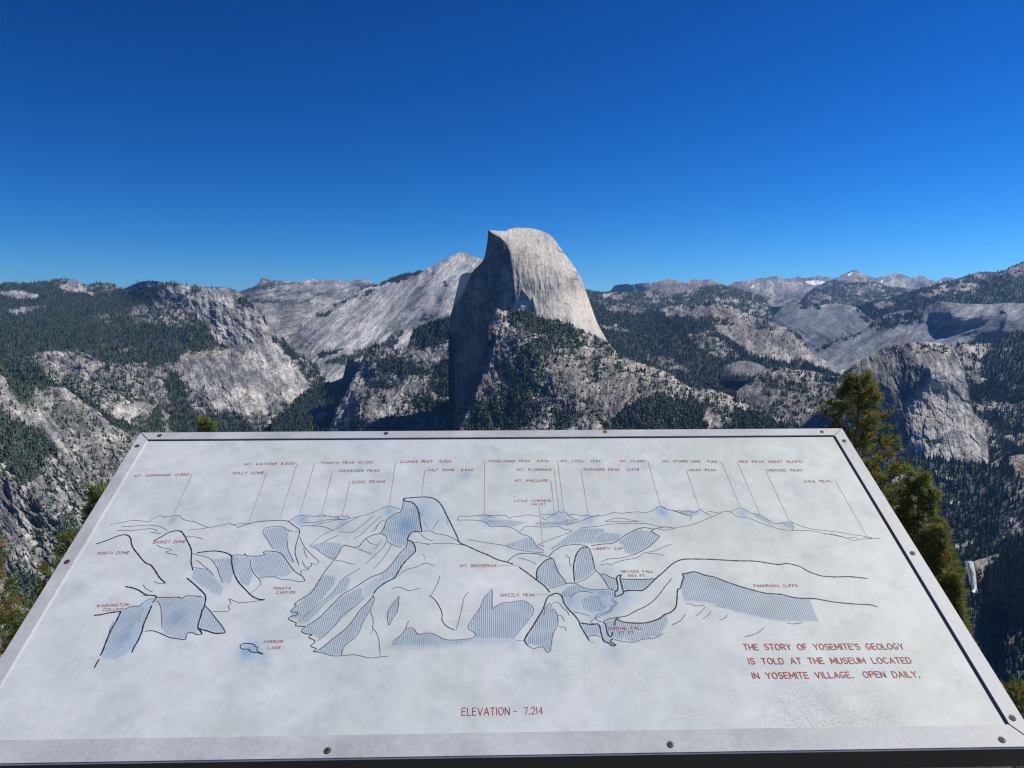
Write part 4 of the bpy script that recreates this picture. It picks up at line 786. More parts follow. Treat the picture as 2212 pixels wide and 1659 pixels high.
# the conifers that show largest stand on the wooded spur and bench: each of those is a tree of its own
cands = []
for si, s in enumerate(SITES):
    if s['land'] in ('wooded_spur', 'wooded_bench', 'waterfall_cliff'):
        vx, vy = s['vx'], s['vy']
        edge = 1818 + (vy - 927) * .6215 + 12             # right of the board
        ok = (vx > edge) & (vx < 2205) & (vy > 1000) & (vy < 1555)
        size = s['h'] * F2 / s['d']
        for i in np.nonzero(ok)[0]:
            cands.append((size[i], si, i))
cands.sort(key=lambda t: -t[0])
cands = [c for c in cands][:260]
taken = {}
for _, si, i in cands: taken.setdefault(si, []).append(i)
tree_meshes = []
for k, (tv, tf) in enumerate(TEMPL):
    r_k = np.random.default_rng(k + 60)
    vv, ff, cc = [tv * np.array([.95, .95, 1])], [tf], [np.repeat(GREENS[k % 3][None], len(tv), 0)]
    # extra ragged boughs for the big ones
    o_ = len(tv)
    for i in range(22):
        z = r_k.uniform(.12, .9); a = r_k.uniform(0, 2 * math.pi); q = (.19 * (1.02 - z) + .02) * r_k.uniform(.8, 1.2)
        d = np.array([math.cos(a), math.sin(a), 0]); sd = np.array([-math.sin(a), math.cos(a), 0])
        vv.append(np.array([[0, 0, z + .06], d * q + sd * .03 + [0, 0, z - .03], d * q - sd * .03 + [0, 0, z - .035]]))
        ff.append(np.array([[0, 1, 2]]) + o_); o_ += 3
        cc.append(np.repeat((GREENS[r_k.integers(0, 5)] * r_k.uniform(.7, 1.3))[None], 3, 0))
    tree_meshes.append(mesh_np('conifer', np.concatenate(vv), np.concatenate(ff), M_LEAF, np.concatenate(cc)))
for si, ids in taken.items():
    s = SITES[si]
    for i in ids:
        o = bpy.data.objects.new('conifer_tree', tree_meshes[int(rng.integers(0, 5))])
        p = s['pos'][i]; h = float(s['h'][i])
        o.location = (p[0], p[1], p[2] - h * .06)
        o.rotation_euler = (0, 0, float(rng.uniform(0, 6.28)))
        o.scale = (h * float(rng.uniform(.85, 1.2)), h, h)
        tag(o, 'slender dark green conifer in the wood around the waterfall', 'tree', 'conifers around the waterfall')
        col.objects.link(o)
    keep = np.ones(len(s['h']), bool); keep[ids] = False
    for key in ('pos', 'h', 'vx', 'vy', 'd'): s[key] = s[key][keep]

BUSHY = {'near_valley_side', 'front_ridge', 'speckled_hill', 'lower_spur', 'rocky_shoulder', 'pale_buttress', 'blunt_tower'}
total = 0
for s in SITES:
    n = len(s['h'])
    if n == 0: continue
    total += n
    nice = s['land'].replace('_', ' ')
    if s['land'] in BUSHY:
        b = (s['h'] < 17) & (rng.random(n) < .8)
        if b.sum() > 3:
            o = grow('brush', '', s['pos'][b], s['h'][b] * .62, True)
            tag(o, 'low bushes scattered over the ' + nice, kind='stuff')
        if (~b).sum() > 3:
            o = grow('conifer_wood', '', s['pos'][~b], s['h'][~b], False, fat=1.25)
            tag(o, 'conifers growing on the ' + nice, kind='stuff')
    else:
        o = grow('conifer_wood', '', s['pos'], s['h'], False)
        tag(o, 'dark conifers covering the ' + nice, kind='stuff')
print('TREES', total)

# ------------------------------------------------------------------ near pines with long needles
def pine_mats():
    m, n, l, b = new_mat('pine_needles')
    at = n.new('ShaderNodeAttribute'); at.attribute_name = 'tint'
    l.new(at.outputs['Color'], b.inputs['Base Color'])
    b.inputs['Roughness'].default_value = .5; b.inputs['Specular IOR Level'].default_value = .35
    tr = n.new('ShaderNodeBsdfTranslucent'); l.new(at.outputs['Color'], tr.inputs['Color'])
    mx = n.new('ShaderNodeMixShader'); mx.inputs[0].default_value = .4
    l.new(b.outputs[0], mx.inputs[1]); l.new(tr.outputs[0], mx.inputs[2])
    l.new(mx.outputs[0], n.get('Material Output').inputs['Surface'])
    return m
M_NEEDLE = pine_mats()
M_BARK = simple_mat('pine_bark', (.20, .13, .09), .9, noise=(6, .5))
M_TWIG = simple_mat('pine_twig', (.30, .25, .19), .85, noise=(9, .4))

def tube(path, radii, k=6):
    path = np.array(path, float); V_, F_ = [], []
    for i, p in enumerate(path):
        d = path[min(i + 1, len(path) - 1)] - path[max(i - 1, 0)]
        d = d / (np.linalg.norm(d) + 1e-9)
        a = np.cross(d, [0, .3, 1.0] if abs(d[2]) < .9 else [1.0, 0, 0]); a /= np.linalg.norm(a); b = np.cross(d, a)
        for j in range(k):
            t = 2 * math.pi * j / k
            V_.append(p + radii[i] * (math.cos(t) * a + math.sin(t) * b))
    for i in range(len(path) - 1):
        for j in range(k):
            F_.append((i * k + j, i * k + (j + 1) % k, (i + 1) * k + (j + 1) % k, (i + 1) * k + j))
    return np.array(V_), np.array(F_)

def pine(tip, height, radius, label, seed, tufts=9, needle=.21, whorl=.33, nw=.015, bare=.0, droop=.25, brown=.25, rise=1.0, power=.8):
    r = np.random.default_rng(seed)
    tip = np.array(tip, float)
    root = bpy.data.objects.new('pine_tree', None)
    base = tip - np.array([0, 0, height])
    root.location = base
    tag(root, label, 'tree'); col.objects.link(root)
    lean = r.uniform(-.02, .02, 2) * height
    def trunk_at(z): t = z / height; return np.array([lean[0] * math.sin(t * 3), lean[1] * math.sin(t * 2.3), z])
    zs = np.linspace(0, height - .05, 14)
    tv, tf = tube([trunk_at(z) for z in zs], [.016 * height * (1 - z / height) + .012 for z in zs], 9)
    obj('trunk', mesh_np('trunk', tv, tf, M_BARK, smooth=True), root)
    BV, BF, boff = [], [], 0
    sites = [(trunk_at(height - .05), np.array([0, 0, 1.0]), 1.0)]
    z = height - .22
    while z > height * bare + .1:
        fr = (height - z) / height
        L = radius * min(1.0, (fr * 1.15) ** power) * 1.0 + .12
        nb = 4 + int(r.integers(0, 3))
        a0 = r.uniform(0, 6.28)
        for k in range(nb):
            a = a0 + 2 * math.pi * k / nb + r.uniform(-.35, .35)
            l = L * r.uniform(.62, 1.15)
            up = .75 * (1 - fr * 1.6) if fr < .5 else -.1
            up = up * rise + r.uniform(-.12, .15)
            p = trunk_at(z + r.uniform(-.08, .08)); pts = [p.copy()]
            d = np.array([math.cos(a), math.sin(a), up * .6])
            nseg = 7
            for s_ in range(nseg):
                t = (s_ + 1) / nseg
                d2 = d + np.array([0, 0, -droop * math.sin(t * 2.2) + .9 * t * t * .6]) + r.normal(0, .06, 3)
                d2 /= np.linalg.norm(d2)
                p = p + d2 * l / nseg
                pts.append(p.copy())
            v, f = tube(pts, [max(.004, .016 * l * (1 - .85 * i / nseg) + .004) for i in range(nseg + 1)], 5)
            BV.append(v); BF.append(f + boff); boff += len(v)
            sites.append((pts[-1], pts[-1] - pts[-2], 1.0))
            nt = max(2, int(tufts * l / radius + 2))
            for q in range(nt):
                t = r.uniform(.32, .98); i = min(nseg - 1, int(t * nseg)); fr_ = t * nseg - i
                b0 = pts[i] * (1 - fr_) + pts[i + 1] * fr_
                dd = pts[i + 1] - pts[i]; dd /= np.linalg.norm(dd)
                side = np.cross(dd, [0, 0, 1.0]); side /= np.linalg.norm(side) + 1e-9
                tl = (.12 + .32 * (1 - t) * l) * r.uniform(.7, 1.3)
                e = b0 + (dd * .55 + side * r.choice([-1, 1]) * r.uniform(.3, .95) + np.array([0, 0, r.uniform(.05, .7)])) * tl
                v, f = tube([b0, (b0 + e) / 2 + [0, 0, -.02], e], [.009, .007, .005], 4)
                BV.append(v); BF.append(f + boff); boff += len(v)
                sites.append((e, e - b0 + np.array([0, 0, .08]), r.uniform(.75, 1.05)))
        z -= whorl * r.uniform(.75, 1.25) * (0.7 + .5 * fr)
    obj('branches', mesh_np('branches', np.concatenate(BV), np.concatenate(BF), M_TWIG), root)['kind'] = 'stuff'
    # needles, grouped in brushes
    NN = 30
    V_, F_, C_ = [], [], []
    off = 0
    for p, d, sc in sites:
        d = d / (np.linalg.norm(d) + 1e-9)
        a = np.cross(d, [0.2, .3, 1.0]); a /= np.linalg.norm(a); b = np.cross(d, a)
        n = NN
        th = r.uniform(0, 2 * np.pi, n); spread = r.uniform(.15, 1.25, n); along = r.uniform(-.10, .03, n)
        dirs = d * np.cos(spread)[:, None] + (a * np.cos(th)[:, None] + b * np.sin(th)[:, None]) * np.sin(spread)[:, None]
        dirs[:, 2] -= .05
        ln = needle * sc * r.uniform(.7, 1.1, n)
        o0 = p + d * along[:, None]
        e = o0 + dirs * ln[:, None]
        w = np.cross(dirs, r.normal(0, 1, (n, 3))); w /= np.linalg.norm(w, axis=1)[:, None] + 1e-9
        w *= nw * .5
        mid = (o0 * .35 + e * .65)
        vv = np.stack([o0 - w * .5, o0 + w * .5, mid + w, e, mid - w], 1)
        V_.append(vv.reshape(-1, 3))
        i0 = off + np.arange(n)[:, None] * 5
        F_.append(i0 + np.array([0, 1, 2, 3, 4])); off += n * 5
        if r.random() < brown: base_c = np.array([.30, .20, .06]) * r.uniform(.7, 1.2)
        else: base_c = np.array([.145, .20, .05]) * r.uniform(.65, 1.45) * np.array([r.uniform(.85, 1.35), 1, 1])
        C_.append(np.repeat(base_c[None] * r.uniform(.75, 1.25, n)[:, None], 5, 0))
    tint = np.clip(np.concatenate(C_), 0, 1)
    obj('needles', mesh_np('needles', np.concatenate(V_), np.concatenate(F_), M_NEEDLE, tint), root)['kind'] = 'stuff'
    return root
def at(vx, vy, Y): return sight(np.array(float(vx)), np.array(float(vy)), float(Y))
pine(at(1858, 814, 26), 15.5, 5.0, 'tall long needled pine with browning tufts right behind the board corner', 3, tufts=15, needle=.30, whorl=.30, brown=.26, power=.8, bare=.28, nw=.020, rise=1.7)
pine(at(1985, 1025, 24), 9, 1.8, 'slimmer pine behind the right edge of the board lower than the tall one', 21, tufts=12, needle=.27, whorl=.29, brown=.26, nw=.018, rise=1.5, power=.7)
pine(at(2018, 1140, 23), 8, 1.35, 'short pine by the right edge of the board above the waterfall', 22, tufts=11, needle=.26, whorl=.29, brown=.26, nw=.018, rise=1.5, power=.7)
pine(at(2050, 1236, 21), 9, .85, 'smaller pine top in front of the waterfall at the right edge of the board', 4, tufts=13, needle=.22, whorl=.22)
pine(at(2200, 1478, 15), 7, 1.2, 'pine top in the lower right corner below the wooded spur', 5, tufts=8, needle=.17)
pine(at(446, 906, 22), 10, 1.0, 'single pine tip peeking over the top edge of the board', 6, tufts=5, brown=.1, power=1.1)
pine(at(208, 1052, 17), 9, 1.3, 'pine top beside the upper left edge of the board', 7, tufts=7, needle=.19, brown=.12)
pine(at(160, 1150, 15), 9, 1.3, 'pine top halfway down the left edge of the board', 9, tufts=7, needle=.18, brown=.12)
pine(at(112, 1224, 13), 9, 1.2, 'yellowish pine top low on the left edge of the board', 8, tufts=7, needle=.16, brown=.2)
pine(at(-32, 1150, 12), 9, .95, 'large browning pine cut by the left edge of the picture', 10, tufts=9, needle=.15, whorl=.26, brown=.16, power=.8, nw=.010)
pine(at(62, 1300, 10.5), 7, 1.0, 'bushy pine beneath the dark thicket at the lower left', 12, tufts=8, needle=.12, whorl=.2, brown=.12, nw=.008)
# ------------------------------------------------------------------ the interpretive board
def cam2world(c):
    x, y, z = c[..., 0], c[..., 1], c[..., 2]            # right, up, forward
    return np.stack([x, CP * z + SP * y, -SP * z + CP * y], -1)
def ray(px, py):
    px, py = np.asarray(px, float), np.asarray(py, float)
    return cam2world(np.stack([px - 2016, 1512 - py, np.full(px.shape, FOCAL)], -1))
Wd = cam2world(np.array([-82.0, 2038.0, 2989.0])); Wd /= np.linalg.norm(Wd)
Ud = cam2world(np.array([124000.0, 535.0, 2989.0])); Ud = Ud - Wd * Ud.dot(Wd); Ud /= np.linalg.norm(Ud)
Nd = np.cross(Ud, Wd); Nd /= np.linalg.norm(Nd)           # out of the face, towards the reader
# distance such that the board is 1.36 m wide
r0, r1 = ray(553, 1706), ray(3315, 1690)
t1 = r0.dot(Nd) / r1.dot(Nd)
wid = np.linalg.norm(r1 * t1 - r0)
P0 = r0 * (1.36 / wid) + np.array([0, 0, EYE])
EYEV = np.array([0, 0, EYE])
def on_board(px, py, lift=0.0):
    """board coordinates (metres right of and metres down from the far left corner) of a point of the artwork"""
    d = ray(px, py)
    t = ((P0 + Nd * lift) - EYEV).dot(Nd) / (d @ Nd)
    p = d * t[..., None] + EYEV - P0
    return np.stack([p @ Ud, -(p @ Wd)], -1)
c_ = on_board(np.array([553, 3315, 1100, 4032, 581, 3990, 0, 2932]), np.array([1706, 1690, 2994.5, 2945.7, 1733.5, 2886, 2952, 2900]))
BW = 1.36
BH = float(c_[2:4, 1].mean())
print('BOARD', c_.round(4).tolist(), BH)
board = bpy.data.objects.new('display_board', None)
rotm = Matrix(((Ud[0], -Wd[0], Nd[0]), (Ud[1], -Wd[1], Nd[1]), (Ud[2], -Wd[2], Nd[2])))
# local axes: x right, y away from the reader, z out of the face
rotm = Matrix(((Ud[0], Wd[0], Nd[0]), (Ud[1], Wd[1], Nd[1]), (Ud[2], Wd[2], Nd[2]))).to_4x4()
board.matrix_world = Matrix.Translation(Vector(P0)) @ rotm
col.objects.link(board)
tag(board, 'slanted aluminium framed display board engraved with a drawing of the mountains', 'display board')

def box(name, x0, x1, y0, y1, z0, z1, mat, parent=board, bev=.0008):
    """y is measured downwards from the far edge (towards the reader)"""
    import bmesh
    bm = bmesh.new()
    bmesh.ops.create_cube(bm, size=1)
    for v in bm.verts:
        v.co = Vector(((x0 + x1) / 2 + v.co.x * (x1 - x0), -(y0 + y1) / 2 + v.co.y * (y1 - y0), (z0 + z1) / 2 + v.co.z * (z1 - z0)))
    if bev: bmesh.ops.bevel(bm, geom=bm.edges[:], offset=bev, segments=2, affect='EDGES')
    me = bpy.data.meshes.new(name); bm.to_mesh(me); bm.free(); me.materials.append(mat)
    return obj(name, me, parent)

def metal_mat(name, base, metal, rough, grime=.12, streak=True):
    m, n, l, b = new_mat(name)
    tc = n.new('ShaderNodeTexCoord')
    t = n.new('ShaderNodeTexNoise'); t.inputs['Scale'].default_value = 9; t.inputs['Detail'].default_value = 8; t.inputs['Roughness'].default_value = .6
    l.new(tc.outputs['Object'], t.inputs['Vector'])
    f = n.new('ShaderNodeTexNoise'); f.inputs['Scale'].default_value = 220; f.inputs['Detail'].default_value = 3
    l.new(tc.outputs['Object'], f.inputs['Vector'])
    a = n.new('ShaderNodeMath'); a.operation = 'MULTIPLY_ADD'; a.inputs[1].default_value = .35
    l.new(f.outputs['Fac'], a.inputs[0]); l.new(t.outputs['Fac'], a.inputs[2])
    r = n.new('ShaderNodeMapRange'); r.inputs[1].default_value = .48; r.inputs[2].default_value = .9; r.inputs[3].default_value = 1 - grime; r.inputs[4].default_value = 1 + grime * .7
    l.new(a.outputs[0], r.inputs[0])
    mx = n.new('ShaderNodeMix'); mx.data_type = 'RGBA'; mx.blend_type = 'MULTIPLY'; mx.inputs[0].default_value = 1
    mx.inputs[6].default_value = (*base, 1); l.new(r.outputs[0], mx.inputs[7]); l.new(mx.outputs[2], b.inputs['Base Color'])
    b.inputs['Metallic'].default_value = metal; b.inputs['Specular IOR Level'].default_value = .5
    r2 = n.new('ShaderNodeMapRange'); r2.inputs[1].default_value = .3; r2.inputs[2].default_value = .7; r2.inputs[3].default_value = rough - .07; r2.inputs[4].default_value = rough + .1
    l.new(t.outputs['Fac'], r2.inputs[0]); l.new(r2.outputs[0], b.inputs['Roughness'])
    bp = n.new('ShaderNodeBump'); bp.inputs['Strength'].default_value = .06; bp.inputs['Distance'].default_value = .001
    l.new(f.outputs['Fac'], bp.inputs['Height']); l.new(bp.outputs[0], b.inputs['Normal'])
    return m
M_ALU = metal_mat('weathered_aluminium', (.49, .505, .52), .0, .55, .25)
M_SKIRT = metal_mat('dark_underframe', (.032, .028, .024), 0, .9, .2)
M_SCREW = [simple_mat('screw_steel', (.11, .10, .10), .6, .3), simple_mat('screw_brass', (.25, .17, .08), .55, .4), simple_mat('screw_rust', (.20, .06, .05), .7, .2)]
M_SLOT = simple_mat('screw_recess', (.02, .02, .02), .8)
M_INK = simple_mat('black_ink', (.022, .024, .04), .6, noise=(60, .6))
M_THIN = simple_mat('grey_ink', (.085, .10, .14), .6)
M_HATCH = simple_mat('hatch_ink', (.08, .12, .18), .6)
M_RED = simple_mat('red_paint', (.34, .06, .045), .6, noise=(160, .35))
M_LEAD = simple_mat('leader_line', (.30, .19, .16), .6)
M_SCRATCH = simple_mat('bare_scratch', (.85, .86, .88), .8, spec=.1)

RAIL_L, RAIL_R, RAIL_T, RAIL_B = .0225, .0235, .0225, .031
LIP = .0024
# ---- artwork
S1 = 1 / 2.0109
def sheet2(ox, oy, k=S1):
    return lambda *p: [(x * k + ox, y * k + oy) for x, y in p]
a1, a2, a3, a4 = sheet2(300, 1650), sheet2(1000, 1650), sheet2(1800, 1650), sheet2(2600, 1650)
b1, b2, b3, b4 = sheet2(300, 2199), sheet2(1000, 2199), sheet2(1800, 2199), sheet2(2932, 2199)

def smooth_path(p, per=5):
    p = np.array(p, float)
    if len(p) < 3: return p
    q = np.vstack([2 * p[0] - p[1], p, 2 * p[-1] - p[-2]])
    out = []
    for i in range(1, len(q) - 2):
        t = np.linspace(0, 1, per, endpoint=False)[:, None]
        out.append(.5 * (2 * q[i] + (q[i + 1] - q[i - 1]) * t + (2 * q[i - 1] - 5 * q[i] + 4 * q[i + 1] - q[i + 2]) * t ** 2 + (3 * q[i] - q[i - 1] - 3 * q[i + 1] + q[i + 2]) * t ** 3))
    return np.vstack(out + [p[-1:]])

class Ink:
    def __init__(s): s.v, s.f, s.n = [], [], 0
    def stroke(s, pts, w, z=.00010, vary=0):
        pts = np.asarray(pts, float)
        if len(pts) < 2: return
        d = np.gradient(pts, axis=0); d /= np.linalg.norm(d, axis=1)[:, None] + 1e-12
        nrm = np.stack([-d[:, 1], d[:, 0]], 1)
        ww = np.full(len(pts), w * .5)
        if vary: ww = ww * (1 + vary * fbm(np.arange(len(pts)) * .7 + s.n, np.zeros(len(pts)), 3, 3))
        ww[0] *= .5; ww[-1] *= .5
        L, Rr = pts + nrm * ww[:, None], pts - nrm * ww[:, None]
        n = len(pts)
        V2 = np.stack([L, Rr], 1).reshape(-1, 2)
        s.v.append(np.concatenate([V2[:, :1], -V2[:, 1:], np.full((2 * n, 1), z)], 1))
        i = np.arange(n - 1) * 2 + s.n
        s.f.append(np.stack([i + 1, i + 3, i + 2, i], 1)); s.n += 2 * n
    def done(s, name, mat, label=None):
        me = mesh_np(name, np.concatenate(s.v), np.concatenate(s.f), mat)
        o = obj(name, me, board)
        if label: o['label'] = label
        return o
def bpath(pts, smooth=True):
    p = np.array(pts)
    q = on_board(p[:, 0], p[:, 1])
    return smooth_path(q) if smooth else q

thick = [a1((155,990),(240,962),(320,930),(380,916),(415,925),(432,950),(445,1010),(490,1070),(525,1115),(560,1145),(590,1155),(625,1200),(660,1255),(708,1300)),
 a1((612,966),(670,935),(730,900),(790,885),(830,890),(855,920),(880,965),(910,1030),(913,1080),(910,1130),(925,1200)),
 a1((952,1060),(1040,1048),(1110,1045),(1180,1058),(1228,1085),(1232,1140),(1250,1220),(1285,1290),(1340,1350),(1390,1400),(1440,1425),(1498,1432)),
 a1((388,1325),(450,1338),(500,1358),(550,1390),(615,1398),(635,1410),(605,1455)), a1((875,1258),(920,1295),(970,1340),(1015,1385),(1025,1420),(1015,1480),(1003,1510)),
 a1((142,1555),(200,1548),(260,1535),(350,1525),(345,1545)), b1((350,425),(320,490),(280,560),(240,650),(215,720),(190,770)), b1((182,798),(160,835),(142,868)),
 b1((600,370),(570,440),(535,520),(520,580),(490,650),(460,700),(440,747)), b1((1000,400),(985,460),(970,510),(965,550),(985,575),(998,597)),
 a2((1183,628),(1260,622),(1340,617),(1400,622),(1450,645),(1490,690),(1520,750),(1550,810),(1580,870),(1610,935),(1630,978),(1700,1010),(1780,1048),(1850,1075),(1920,1110),(2000,1132),(2055,1150)),
 a2((1183,628),(1200,650),(1250,658),(1290,700),(1308,760),(1318,830),(1325,890),(1280,890),(1245,900),(1225,930),(1215,955),(1250,970),(1275,1010),(1275,1050),(1230,1095),(1180,1150),(1130,1230),(1100,1265),(1040,1295),(980,1340),(945,1385)),
 a3((490,1172),(560,1222),(630,1275),(690,1320),(735,1373)), a3((750,1103),(700,1120),(650,1170),(630,1210),(632,1270)), a3((1035,1015),(990,1018),(950,1060),(930,1120),(922,1180),(930,1290)),
 a3((1305,1235),(1275,1240),(1262,1262),(1272,1310),(1270,1355),(1250,1370),(1252,1400),(1262,1405)), a3((1300,1238),(1290,1260),(1305,1330),(1318,1372)),
 a3((1262,1405),(1310,1385),(1330,1362),(1400,1357),(1460,1357),(1500,1335),(1560,1275),(1600,1240),(1640,1205),(1700,1150),(1770,1115),(1860,1108)) + a4((420,1112),(600,1122),(750,1125),(850,1140),(940,1152),(1000,1143),(1060,1155),(1110,1170),(1170,1205),(1250,1235),(1300,1245),(1400,1250),(1500,1248),(1643,1263)),
 a4((135,1350),(160,1335),(175,1280),(185,1260),(178,1228),(215,1220),(275,1210),(350,1235),(430,1252),(500,1280),(600,1315),(700,1345),(830,1378),(950,1388),(1020,1405),(1100,1418),(1220,1422),(1350,1445),(1480,1460),(1600,1468),(1660,1470),(1722,1487)),
 a3((1745,1345),(1740,1430),(1730,1490),(1690,1530),(1640,1550),(1600,1580),(1500,1612),(1400,1615),(1310,1605),(1270,1585)),
 b3((700,345),(680,400),(640,470),(590,550),(550,610),(535,650),(558,688)), b3((700,345),(715,310),(745,290),(790,275),(830,300),(845,350),(880,400),(920,440),(960,490),(975,530),(1010,590),(1050,655)),
 b3((975,510),(1060,522),(1120,522),(1140,590),(1160,650),(1200,670),(1225,690),(1255,685),(1215,660),(1235,630)), b3((1155,505),(1175,520),(1190,590),(1215,620),(1235,580)), b3((1275,470),(1255,490),(1245,530)),
 b1((970,555),(1040,575),(1100,592),(1180,590))]
medium = [a1((1268,860),(1350,835),(1440,812),(1560,805),(1670,807),(1710,835),(1755,865),(1770,890),(1755,950),(1738,1010),(1735,1070),(1765,1158)),
 a1((1228,1082),(1280,1075),(1325,1078),(1335,1065),(1350,1082),(1420,1086),(1480,1078),(1490,1070),(1482,1055),(1500,1045),(1560,1048),(1610,1058),(1640,1085),(1680,1140),(1730,1205),(1790,1245),(1813,1281)),
 a1((635,1413),(740,1412),(800,1410),(840,1418),(880,1400),(1000,1405)), b1((380,402),(440,380),(500,375),(530,350)), b1((545,577),(600,572),(660,590),(740,625),(820,638),(865,640),(870,610),(885,590),(920,588),(955,602),(1000,600)),
 b1((1020,375),(1060,415),(1110,480),(1150,530),(1175,570),(1180,590)), b1((1300,705),(1300,690),(1320,675),(1370,673),(1405,680),(1420,697),(1437,705),(1430,725),(1445,738),(1480,757),(1430,745),(1380,738),(1365,718),(1320,718),(1300,705)),
 a2((1183,635),(1178,690),(1160,735),(1130,745),(1110,755),(1060,790),(1040,830),(1025,870),(998,905),(940,918),(890,945),(850,985),(830,1010),(790,1015),(720,1000),(695,1015),(670,1060),(635,1115),(590,1170),(540,1240),(500,1310),(455,1370),(400,1410),(350,1440),(320,1468),(335,1470),(320,1490),(290,1525),(345,1530),(335,1555),(300,1560),(272,1580),(300,1600),(335,1615),(330,1635),(410,1645)),
 b2((410,542),(385,560),(380,580),(410,595),(458,605),(435,625),(480,650),(475,670),(450,690),(470,705),(497,712),(480,725),(470,738),(500,735)),
 a2((1220,955),(1205,1010),(1150,1070),(1100,1140),(1040,1205),(1000,1225),(920,1255),(850,1300),(780,1345),(700,1390),(640,1450),(560,1530),(520,1570),(410,1645)),
 b2((945,290),(900,350),(840,410),(770,510),(700,580),(620,640),(560,690),(500,735)), b2((1385,292),(1430,325),(1470,385),(1490,440),(1490,490),(1530,540),(1592,568)),
 a3((395,1132),(430,1100),(480,1070),(560,1063),(650,1070),(750,1103),(770,1130),(800,1210),(850,1275),(862,1305)), a3((728,1088),(760,1050),(830,1010),(910,995),(990,998),(1035,1015),(1060,1060),(1075,1110),(1095,1190),(1140,1240),(1180,1300),(1210,1345),(1260,1357)),
 a3((1060,1003),(1150,990),(1240,980),(1330,920),(1410,878),(1450,865),(1490,860),(1560,870),(1640,855),(1720,862)), a3((1560,870),(1540,890),(1590,920),(1600,932),(1560,975),(1520,1010),(1450,1050),(1380,1080)),
 a3((1135,1228),(1170,1228),(1210,1250),(1260,1265)), a3((1290,1265),(1400,1270),(1510,1268),(1575,1262)), b3((1155,500),(1200,480),(1260,468),(1340,455),(1420,412),(1500,375),(1580,310),(1640,230),(1703,155))]
